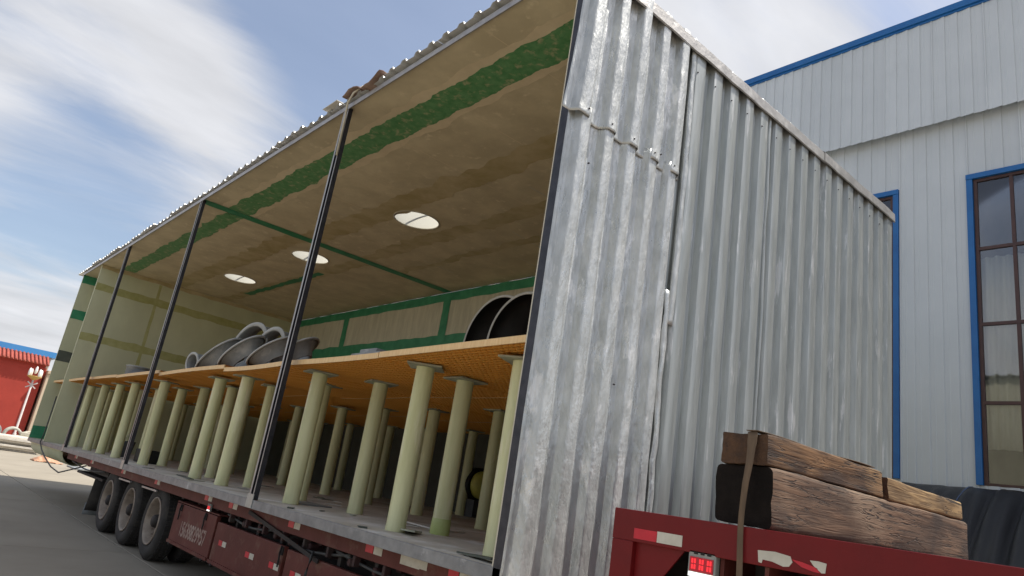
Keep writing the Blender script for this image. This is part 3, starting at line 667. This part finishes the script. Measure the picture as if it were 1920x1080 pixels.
# rag and cord on the roof edge
rg = MB().grid(lambda u, v: (-3.55 + .78 * u, -.10 + .5 * v, BH + .115 + .05 * math.sin(u * 7 + v * 2) * (1 - v * .4) + .03 * fb((u * 5, v * 4, 2)) - .02 * (1 - v)), 20, 12).build('rag', 'rag', solid=.01)
tag(rg, 'brown crumpled rag lying on the roof edge above the mullion', 'rag')
tag(MB().tube([(-3.25, -.02, BH + .16), (-3.36, -.06, BH + .10), (-3.45, -.062, BH + .0), (-3.50, -.03, BH - .15), (-3.503, -.022, BH - .6)], .012, 8).build('cord', 'cream_edge'), 'pale cord hanging from the roof rag down the mullion', 'cord')
tag(MB().box(-4.05, -3.7, -.09, .25, BH + .112, BH + .121).build('roof_offcut', 'pale_scrap'), 'pale flat offcut lying on the roof edge beside the rag', 'offcut')
tag(MB().tube([(-15.55, -.03, 1.0), (-15.5, -.035, .2), (-15.6, -.04, -.02), (-15.1, -.05, -.15), (-14.4, -.06, -.27), (-13.4, -.06, -.40), (-12.6, -.04, -.45), (-12.1, .02, -.36), (-11.5, .16, -.22)], .013, 8).build('loose_cable', 'cable'), 'dark loose cable drooping below the enclosure floor edge', 'cable')
# long trough slung under the overhanging end
tr_ = thing('fibreglass_trough', 'greenish fibreglass trough slung under the overhanging end of the enclosure', 'trough', (-16.2, .5, -.3))
part(MB().lathe([(.26, -17.6), (.26, -13.5)], 24, (0, .34, -.08), 'X', a0=math.pi, a1=math.tau), 'trough_shell', 'frp_wall', tr_, solid=.012)
part(MB().box(-17.6, -13.5, .05, .095, -.10, -.077).box(-17.6, -13.5, .585, .63, -.10, -.077), 'trough_rim', 'column', tr_)

# ================================================================== RED LOW-BED TRAILER
trl = thing('semi_trailer', 'dark red low bed semi-trailer with three axles and raised gooseneck carrying the enclosure', 'trailer', (-5, 1.7, G))
TY0, TY1 = .15, 3.15
rail = part(MB().box(-13.3, .60, TY0, TY0 + .012, -.205, -.082).box(-13.3, .60, TY0 + .0125, TY0 + .09, -.205, -.192).box(-13.3, .60, TY0 + .0125, TY0 + .09, -.096, -.083), 'side_rail', 'red_old', trl, bevel=.002)
part(MB().box(-13.3, .60, TY1 - .09, TY1, -.205, -.082), 'side_rail', 'red_old', trl)
part(MB().box(-13.3, .64, TY0 + .095, TY1 - .095, -.11, -.081), 'deck', 'chassis', trl)
for yy in (1.05, 2.15):
    part(MB().box(-13.3, .66, yy, yy + .16, -.13, -.112).box(-13.3, .66, yy + .07, yy + .09, -.50, -.1305).box(-13.3, .66, yy, yy + .16, -.52, -.5005), 'main_beam', 'chassis', trl)
x = -13.1
while x < .5:
    part(MB().box(x, x + .07, TY0 + .1, TY1 - .1, -.24, -.1115), 'cross_member', 'chassis', trl); x += .62
# strap winches and brackets behind the rail
wp = part(MB().lathe([(.001, 0), (.026, 0), (.034, .01), (.034, .08), (.025, .085), (.025, .14), (.001, .14)], 6, axis='Y', smooth=False), 'strap_winch', 'chassis', trl)
wp.matrix_parent_inverse = Matrix.Translation(-Vector(trl.location)); wp.location = (-4.4, TY0 + .02, -.265)
for k in range(12):
    o = wp.copy(); col.objects.link(o); o.location = (-4.02 + .36 * k, TY0 + .02 + .01 * (k % 3), -.262 - .004 * (k % 4))
for k in range(9):
    xx = -4.3 + .55 * k
    part(MB().box(xx, xx + .05, TY0 + .06, TY0 + .10, -.62, -.206), 'panel_hanger', 'chassis_black', trl)
part(MB().box(-6.0, .5, .42, .46, -.72, -.25), 'inner_skirt', 'chassis_black', trl)
# side panels
PN = [(-6.03, -4.66), (-4.60, -2.93), (-2.86, -1.12), (-1.06, .45)]
panels = []
for k, (a, b_) in enumerate(PN):
    zt = (-.27, -.315, -.325, -.33)[k]; zb = -.715
    p = part(MB().box(a, b_, TY0 - .012, TY0 + .035, zb, zt), 'side_panel', 'red_old', trl, bevel=.008); panels.append(p)
    MB().box(a + .0, b_ - .0, TY0 - .026, TY0 - .0125, zb - .004, zb + .03).build('lower_lip', 'red_old', p)
    for xx in ((a + .22, b_ - .30) if k == 0 else (b_ - .02,)):
        MB().tube([(xx, TY0 - .03, zt + .0), (xx - .006, TY0 - .035, zt - .06), (xx + .012, TY0 - .034, zt - .13), (xx - .004, TY0 - .03, zt - .17), (xx - .012, TY0 - .03, zt - .12)], .008, 6).build('latch_hook', 'chassis_black', p)
        MB().box(xx - .022, xx + .022, TY0 - .024, TY0 - .0125, zt - .075, zt - .005).build('latch_plate', 'chassis_black', p)
    for xx in (a + .12, b_ - .12): MB().lathe([(.001, 0), (.014, 0), (.014, .02), (.001, .02)], 10, (xx, TY0 - .034, zb - .012), 'Y').build('hinge_pin', 'chassis_black', p)
part(MB().box(-6.05, -4.62, TY0 - .004, TY0 + .16, -.262, -.25), 'panel_top_strip', 'red_old', trl)
def tape(x, z, parent, y, s=1.0, red=True, first='tape_red'):
    h = .05 * s; wd = .15 * s
    MB().box(x, x + wd * .62, y - .003, y - .0008, z - h / 2, z + h / 2).build('reflector_red', 'tape_red', parent)
    MB().box(x + wd * .68, x + wd * 1.35, y - .003, y - .0008, z - h / 2, z + h / 2).build('reflector_white', 'tape_white', parent)
for xx in (-4.44, -3.72, -3.16): tape(xx, -.50, panels[1], TY0 - .012)
for xx in (-2.72, -2.0, -1.4): tape(xx, -.50, panels[2], TY0 - .012)
for xx in (-12.6, -11.2, -9.0, -7.2, -5.2, -4.45, -2.98, -1.62, -1.05, -.58): tape(xx, -.125, rail, TY0, 1.15)
MB().box(-1.14, -.90, TY0 - .0035, TY0 - .0005, -.16, -.10).build('torn_sticker', 'tape_white', rail)
# lettering
fc = bpy.data.curves.new('lettering', 'FONT'); fc.body = '15638829957'; fc.size = .19; fc.extrude = .0012; fc.offset = .004; fc.align_x = 'CENTER'; fc.space_character = 1.05
fo = bpy.data.objects.new('lettering', fc); col.objects.link(fo)
bpy.context.view_layer.update()
me = bpy.data.meshes.new_from_object(fo.evaluated_get(bpy.context.evaluated_depsgraph_get())); bpy.data.objects.remove(fo)
lt = bpy.data.objects.new('lettering', me); col.objects.link(lt); me.materials.clear(); me.materials.append(MATS['letter']); lt.parent = panels[0]
lt.matrix_basis = Matrix.Translation((-5.28, TY0 - .0137, -.60)) @ Matrix.Rotation(rad(90), 4, 'X') @ Matrix.Diagonal((.80, 1.15, 1, 1))
# axles and wheels
WR = .47
def wheel_proto():
    wl = MB().lathe([(.300, .02), (.33, .004), (.40, 0), (.440, .012), (.462, .035), (WR, .06), (WR, .20), (.462, .225), (.44, .248), (.40, .26), (.32, .256), (.30, .235), (.30, .02)], 56, axis='Y').build('wheel', 'rubber')
    b = MB()
    for k in range(60):
        a = math.tau * k / 60; c, s = math.cos(a), math.sin(a)
        for y0, y1 in ((.045, .085), (.105, .155), (.175, .215)):
            p = []
            for yy in (y0, y1):
                for da, rr in ((-.033, WR - .002), (.033, WR - .002), (.028, WR + .009), (-.028, WR + .009)):
                    p.append((rr * math.cos(a + da), yy, rr * math.sin(a + da)))
            b.add(p, [(0, 1, 2, 3), (7, 6, 5, 4), (0, 4, 5, 1), (1, 5, 6, 2), (2, 6, 7, 3), (3, 7, 4, 0)])
    b.build('tread', 'rubber', wl)['kind'] = 'stuff'
    MB().lathe([(.300, .012), (.298, .002), (.282, .0), (.275, .02), (.262, .035), (.255, .13), (.245, .15), (.19, .165), (.165, .15), (.12, .135), (.11, .13), (.001, .13)], 48, axis='Y').build('rim', 'rim', wl)
    MB().lathe([(.001, .01), (.055, .012), (.075, .03), (.085, .06), (.09, .129)], 24, axis='Y').build('hub', 'chassis_black', wl)
    for k in range(10):
        a = math.tau * k / 10; MB().lathe([(.001, .105), (.013, .105), (.016, .112), (.016, .136)], 6, (.135 * math.cos(a), 0, .135 * math.sin(a)), 'Y').build('wheel_nut', 'rim', wl)
    for k in range(8):
        a = math.tau * (k + .5) / 8; MB().lathe([(.001, .1555), (.026, .156), (.03, .1575)], 12, (.205 * math.cos(a), 0, .205 * math.sin(a)), 'Y').build('hand_hole', 'black', wl)
    return wl
wpz = wheel_proto(); wpz.parent = trl; wpz.matrix_parent_inverse = Matrix.Translation(-Vector(trl.location))
AX = (-7.04, -8.32, -9.62); first = True
for xx in AX:
    for yy, rz in ((.19, 0), (.78, math.pi), (2.50, 0), (3.13, math.pi)):
        o = wpz if first else dup(wpz); first = False
        o.location = (xx, yy, G + WR + .006); o.rotation_euler = (0, random.uniform(0, 6), rz)
    part(MB().tube([(xx, .6, G + WR), (xx, 2.7, G + WR)], .07, 12), 'axle', 'chassis_black', trl)
    for yy in (1.0, 2.2):
        part(MB().box(xx - .5, xx + .5, yy, yy + .09, G + WR + .08, G + WR + .13).box(xx - .38, xx + .38, yy, yy + .09, G + WR + .1305, G + WR + .17), 'leaf_spring', 'chassis_black', trl)
part(MB().box(-12.5, -10.4, .24, .60, -.395, -.355), 'mudguard_bracket', 'chassis_black', trl, bevel=.006)
part(MB().box(-11.6, -10.2, .26, .62, -.31, -.206), 'rear_bracket', 'chassis_black', trl)
part(MB().grid(lambda u, v: (-10.85 + .12 * v, .20 + .56 * u, -.90 + .52 * v), 4, 4), 'mud_flap', 'rubber', trl, solid=.012)
part(MB().grid(lambda u, v: (-10.95 + .05 * v, .20 + .5 * u, -.98 + .2 * v), 4, 4), 'mud_flap_foot', 'shell_grey', trl, solid=.01)
for xa, xb in ((-9.0, -8.35), (-7.7, -7.0)):
    part(MB().beam((xa, TY0 - .0, -.235), (xb, TY0 - .0, -.232), .02, .022), 'wheel_arch_bar', 'steel_edge', trl)
def marker_lamp(x, y, z, s=1.0):
    b = part(MB().box(x, x + .15 * s, y - .035 * s, y, z, z + .125 * s), 'marker_lamp', 'lamp_body', trl, bevel=.008 * s)
    for i in range(3):
        for j in range(2):
            for q in range(2): MB().box(x + (.022 + .042 * i + .014 * q) * s, x + (.031 + .042 * i + .014 * q) * s, y - .0395 * s, y - .0352 * s, z + (.038 + .026 * j) * s, z + (.058 + .026 * j) * s).build('led', 'lamp_red', b)
    MB().box(x + .012 * s, x + .138 * s, y - .0385 * s, y - .0353 * s, z + .028 * s, z + .092 * s).build('red_lens', 'tape_red', b)
    MB().box(x + .008 * s, x + .142 * s, y - .039 * s, y - .0354 * s, z + .006 * s, z + .024 * s).build('white_lens', 'lamp_white', b)
    for i in range(3): MB().box(x + (.03 + .036 * i) * s, x + (.052 + .036 * i) * s, y - .0362 * s, y - .0353 * s, z + .104 * s, z + .115 * s).build('vent_slot', 'black', b)
marker_lamp(-4.98, TY0 - .005, -.25, .62)
marker_lamp(1.145, .245, .165)
# loose bar hanging in front of the rail
part(MB().beam((-3.85, TY0 - .02, -.13), (-2.25, TY0 - .03, -.33), .012, .035), 'loose_bar', 'chassis_black', trl)
part(MB().tube([(-2.36, TY0 - .03, -.27), (-2.3, TY0 - .07, -.33), (-2.31, TY0 - .08, -.42), (-2.36, TY0 - .06, -.48)], .011, 8), 'hose', 'cable', trl)
for k, (xa, xb, sag) in enumerate(((-4.5, -3.3, .05), (-3.4, -1.9, .07), (-2.1, -.6, .05), (-12.9, -10.2, .06))):
    part(MB().tube([(xa + (xb - xa) * q / 8, TY0 + .04 + .01 * math.sin(q), -.225 - sag * math.sin(math.pi * q / 8)) for q in range(9)], .012, 7), 'air_hose', 'cable', trl)
for k in range(11):
    xx = -4.35 + .43 * k; part(MB().box(xx, xx + .035, TY0 - .006, TY0 + .05, -.285, -.2055), 'rope_hook', 'chassis', trl, bevel=.006)
# gooseneck
GY = .21
gn = part(MB().box(.67, 4.6, GY, GY + .016, .272, .425).box(.67, 4.6, GY + .0165, GY + .10, .41, .424).box(.81, 4.6, GY + .0165, GY + .10, .272, .286), 'gooseneck_beam', 'red_paint', trl, bevel=.004)
part(MB().box(.672, .808, GY + .001, GY + .10, -.62, .2715), 'gooseneck_post', 'red_paint', trl, bevel=.004)
part(MB().add([(.809, GY + .03, .271), (1.10, GY + .03, .271), (.86, GY + .03, -.02), (.809, GY + .03, -.08), (.809, GY + .04, .271), (1.10, GY + .04, .271), (.86, GY + .04, -.02), (.809, GY + .04, -.08)], [(0, 1, 2, 3), (7, 6, 5, 4), (0, 4, 5, 1), (1, 5, 6, 2), (2, 6, 7, 3)]), 'gusset_plate', 'red_paint', trl)
part(MB().box(.672, 4.6, GY + .105, TY1, .395, .418), 'gooseneck_deck', 'red_old', trl)
part(MB().box(.674, .70, GY + .105, TY1, -.62, .394), 'gooseneck_riser', 'red_paint', trl)
part(MB().box(.672, 4.6, TY1, TY1 + .05, .272, .423), 'gooseneck_beam', 'red_paint', trl)
for yy in (1.0, 2.2): part(MB().box(.705, 4.6, yy, yy + .14, -.1, .39), 'gooseneck_web', 'chassis_black', trl)
part(MB().box(.71, 4.5, .62, .64, -.6, .39), 'inner_skirt', 'chassis_black', trl)
for xx in (1.30, 1.52, 1.74):
    part(MB().box(xx, xx + .02, GY + .03, GY + .30, -.1, .27), 'gooseneck_rib', 'red_old', trl)
part(MB().box(1.325, 1.515, GY + .06, GY + .25, .12, .135).box(1.545, 1.735, GY + .05, GY + .25, .165, .18), 'gooseneck_shelf', 'red_old', trl)
def gtape(x0, x1, z0, z1, m, n): MB().box(x0, x1, GY - .0025, GY - .0006, z0, z1).build(n, m, gn)
gtape(.812, .955, .288, .338, 'tape_red', 'reflector_red'); gtape(.957, 1.105, .288, .340, 'tape_white', 'reflector_white')
def torn(pts, m, n):
    k = len(pts); MB().add([(a, GY - .0026, b) for a, b in pts] + [(a, GY - .0006, b) for a, b in pts], [tuple(range(k)), tuple(range(k, 2 * k))[::-1]] + [(i, i + k, (i + 1) % k + k, (i + 1) % k) for i in range(k)]).build(n, m, gn)
torn([(1.50, .335), (1.505, .287), (1.52, .284), (1.525, .300), (1.57, .298), (1.62, .286), (1.645, .290), (1.66, .31), (1.65, .332), (1.58, .340)], 'tape_white', 'torn_sticker')
torn([(1.655, .322), (1.70, .298), (1.75, .288), (1.78, .287), (1.765, .305), (1.70, .318)], 'tape_red', 'torn_sticker')
torn([(1.735, .330), (1.75, .312), (1.785, .288), (1.80, .290), (1.805, .328), (1.77, .332)], 'tape_white', 'torn_sticker')

# ================================================================== TIMBERS ON THE GOOSENECK
def timber(name, label, wm, x0, x1, y0, y1, z0, z1, endm, seed, taper=0, bev=.018, skew=0):
    ln = y1 - y0; nx, ny, nz_ = 6, 40, 6; bm = bmesh.new()
    bmesh.ops.create_cube(bm, size=1); bmesh.ops.bevel(bm, geom=list(bm.edges), offset=.001, segments=1, affect='EDGES'); bm.free()
    m_ = MB(); hx, hz = (x1 - x0) / 2, (z1 - z0) / 2
    ring = []
    def rr(t):                                       # rounded rectangle outline
        pts = []
        for cx, cz, a0 in ((hx - bev, hz - bev, 0), (-hx + bev, hz - bev, 90), (-hx + bev, -hz + bev, 180), (hx - bev, -hz + bev, 270)):
            for q in range(4): a = rad(a0 + 30 * q); pts.append((cx + bev * math.cos(a), cz + bev * math.sin(a)))
        o = []
        for i in range(len(pts)):
            a, b = pts[i], pts[(i + 1) % len(pts)]; n_ = 5 if i % 4 == 3 else 1
            for q in range(n_): o.append((a[0] + (b[0] - a[0]) * q / n_, a[1] + (b[1] - a[1]) * q / n_))
        return o
    base = rr(0); k = len(base); vs = []
    for j in range(ny + 1):
        t = j / ny; yy = -ln / 2 + ln * t; e = 1 - .025 * (1 if j in (0, ny) else 0)
        for a, c in base:
            d = .010 * fb((a * 7 + seed, yy * 1.3, c * 7), 1, 3) + .004 * fb((a * 25, yy * 6, c * 25 + seed), 1, 2)
            l = math.hypot(a, c); vs.append((a * e + d * a / l + skew * t, yy + .008 * fb((a * 9, c * 9, seed + t * 9)) * (j in (0, ny)), (c * (1 - taper * t)) * e + d * c / l - taper * hz * t))
    fs = [(j * k + i, j * k + (i + 1) % k, (j + 1) * k + (i + 1) % k, (j + 1) * k + i) for j in range(ny) for i in range(k)]
    m_.add(vs, fs, 0, True); m_.add([vs[i] for i in range(k)], [tuple(range(k))[::-1]], 1); m_.add([vs[ny * k + i] for i in range(k)], [tuple(range(k))], 1)
    o = m_.build(name, [wm, endm]); o.location = ((x0 + x1) / 2, (y0 + y1) / 2, (z0 + z1) / 2); smooth_angle(o, .7)
    return tag(o, label, 'timber', 'old timbers stacked on the gooseneck')
timber('timber', 'thick lower timber with tarred black end lying on the red gooseneck', 'wood_dull', 1.235, 1.53, .26, 2.80, .428, .702, 'wood_tar', 2.2, .03, .022)
timber('timber', 'upper brown timber with cracked end, strapped on top of the thick one', 'wood_brown', 1.268, 1.505, .245, 1.50, .707, .848, 'wood_end', 9.4, 0, .008)
timber('timber', 'pale upper timber butted behind the cracked one', 'wood_pale', 1.27, 1.525, 1.525, 2.72, .700, .822, 'wood_end', 17.3, .05, .012)
def strapf(u, v):
    tw = .9 * math.sin(v * 4.5 - .6) * v; wd = .048 * (1 - .55 * abs(math.sin(v * 3.0)) * (v > .05))
    x = 1.435 - .02 * v + (u - .5) * wd; z = .852 - .95 * v
    return (x + .006 * math.sin(v * 11), .226 - .035 * min(1, v * 4) + (u - .5) * .03 * tw, z)
st = thing('strap', 'worn brown webbing strap pulled down over the cracked timber end', 'strap', (1.43, .22, .85))
part(MB().grid(strapf, 6, 40), 'hanging_webbing', 'strap', st, solid=.003)
part(MB().grid(lambda u, v: (1.405 + .06 * u + .03 * v, .218 + 1.2 * v, .858 + .004 * math.sin(v * 9)), 4, 12), 'top_webbing', 'strap', st, solid=.003)

# ================================================================== FAR END OF THE YARD
rh = thing('red_building', 'low red walled building with tiled coping at the end of the yard', 'building', (-61, -5, G))
part(MB().box(-64, -60, -30, 5.25, G, 4.50), 'wall', 'brick_red', rh)
part(MB().box(-60.15, -59.98, -30, 5.35, 4.05, 4.30), 'cornice', 'brick_red', rh)
cp = part(MB().add([(-59.6, -30, 4.5), (-59.6, 5.4, 4.5), (-61.2, 5.4, 5.15), (-61.2, -30, 5.15), (-62.8, 5.4, 4.5), (-62.8, -30, 4.5)], [(0, 1, 2, 3), (3, 2, 4, 5), (0, 5, 4, 1), (1, 4, 2), (0, 3, 5)]), 'tile_coping', 'coping', rh)
tl0 = MB().tube([(-59.55, 0, 4.53), (-61.2, 0, 5.2)], .09, 8).build('roof_tile', 'coping', cp)
for k in range(120):
    o = tl0 if k == 0 else dup(tl0); o.location = (0, 5.3 - .26 * k, 0)
tag(MB().box(-90, -66, -40, 6.2, G, 5.55).box(-90.3, -65.5, -40.3, 6.5, 5.551, 6.02, 1).build('blue_roof_shed', ['beige', 'roof_blue']), 'shed with bright blue roof behind the red building', 'building')
tag(MB().box(-63.5, -59.4, 5.42, 14, G, 3.9).box(-63.6, -59.3, 5.40, 14.1, 3.902, 4.15).build('beige_outbuilding', 'beige', bevel=.03), 'beige plastered outbuilding beside the red wall', 'building')
lp = thing('street_lamp', 'white lamp post with a cluster of five bulbs before the red wall', 'street lamp', (-55.6, 4.22, G))
MB().lathe([(.11, 0), (.11, .5), (.075, .55), (.06, 4.15), (.001, 4.2)], 14).build('post', 'lamp_post', lp)
MB().beam((-.02, -.32, 3.62), (.02, .32, 4.02), .08, .08).beam((.02, -.28, 4.02), (-.02, .28, 3.62), .07, .07).build('cross_ornament', 'lamp_post', lp)
MB().lathe([(.05, 4.15), (.30, 4.3), (.46, 4.42), (.44, 4.45), (.06, 4.3)], 16).build('bracket', 'brass', lp)
for k in range(5):
    a = math.tau * k / 5; q = (.42 * math.cos(a), .42 * math.sin(a), 4.42) if k < 4 else (0, 0, 4.6)
    if k < 4: q = (.42 * math.cos(math.pi / 2 * k + .5), .42 * math.sin(math.pi / 2 * k + .5), 4.42)
    MB().lathe([(.04, 0), (.085, .10), (.095, .26), (.075, .42), (.03, .52), (.001, .53)], 14, q).build('bulb', 'bulb', lp)
# pipe yard junk
random.seed(11)
for k, (x, y, r, m, nm, lb) in enumerate([(-50, 2.2, .55, 'shell_grey', 'pipe_ring', 'grey pipe ring in the heap below the lamp'), (-49, 3.3, .5, 'rim_pale', 'pipe_ring', 'pale pipe ring in the heap below the lamp'), (-51, .6, .5, 'pale_scrap', 'pipe_ring', 'white pipe ring at the edge of the heap below the lamp'), (-50.5, 4.3, .42, 'cream_edge', 'pipe_ring', 'cream pipe ring in the heap near the enclosure'), (-49.5, -1.0, .6, 'rim_pale', 'pipe_ring', 'large pale pipe ring lying in the yard')]):
    o = MB().lathe([(r, 0), (r, .7), (r - .14, .7), (r - .14, 0), (r, 0)], 24, axis='X').build(nm, m); o.location = (x, y, G + r); o.rotation_euler = (0, random.uniform(-.05, .05), random.uniform(-.6, .6)); tag(o, lb, 'pipe')
for k, (x, y, sx, sy, sz, m, lb) in enumerate([(-48.2, 4.0, .5, 1.1, .55, 'cream_edge', 'cream fibreglass block beside the pipe rings'), (-48.5, 1.4, .5, .9, .45, 'pale_scrap', 'white block lying before the pipe rings'), (-47.8, -.2, .6, 1.2, .35, 'column', 'greenish slab lying before the pipe rings')]):
    o = MB().box(-sx, sx, -sy / 2, sy / 2, 0, sz).box(-sx * .6, sx * .5, -sy * .3, sy * .3, sz + .001, sz * 1.4).build('fibreglass_block', m, bevel=.05); o.location = (x, y, G); o.rotation_euler = (0, 0, random.uniform(-.4, .4)); tag(o, lb, 'block')
for k in range(7):
    o = MB().box(-1.6, 1.6, -1.9, 1.9, 0, .09).build('board', 'white_board', bevel=.01); o.location = (-38.6 + .15 * (k % 3), 1.2 + .1 * (k % 2), G + .005 + .095 * k); o.rotation_euler = (0, 0, .03 * (k % 4)); tag(o, 'pale board at the end of the yard, %s from the bottom of its flat stack' % 'first second third fourth fifth sixth seventh'.split()[k], 'board', 'stacked pale boards')
for k, (x, y) in enumerate(((-41.3, .4), (-41.9, .9))):
    o = MB().box(-.15, .15, -3.2, 3.2, 0, .3).build('red_beam', 'coping', bevel=.02); o.location = (x, y, G + .02 + .0); o.rotation_euler = (0, 0, -.02 - .06 * k); tag(o, 'red steel beam lying behind the stack of boards', 'beam', 'red beams behind the boards')
tag(MB().grid(lambda u, v: (-31.2 + 1.0 * u, 2.1 + 1.0 * v, G + .02 + .42 * math.sin(math.pi * u) * math.sin(math.pi * min(1, v * 1.05)) * (.7 + .5 * fb((u * 3, v * 3, 1))) + .05 * fb((u * 8, v * 8, 5))), 24, 24).build('orange_bag', 'orange_sheet', solid=.02), 'crumpled orange plastic bag on the concrete past the enclosure', 'bag')
tag(MB().box(-.9, .9, -.3, .3, 0, .05).build('plank', 'shell_grey', bevel=.01), 'grey plank lying beside the orange bag', 'plank').location = (-28.5, 3.4, G + .004)
bl = MB()
for k in range(260):
    p = Vector((random.gauss(-58.6, .5), random.gauss(-.2, 1.0), 0)); p.z = G + abs(random.gauss(.6, .45)); d = Vector((random.uniform(-1, 1), random.uniform(-1, 1), random.uniform(-.3, 1))).normalized(); e = d.cross(Vector((.3, .5, .2))).normalized()
    bl.add([p, p + d * .12 + e * .05, p + d * .25, p + d * .12 - e * .05], [(0, 1, 2, 3)])
tag(bl.build('shrub', 'leaf'), 'low olive shrub at the foot of the red wall', 'shrub')
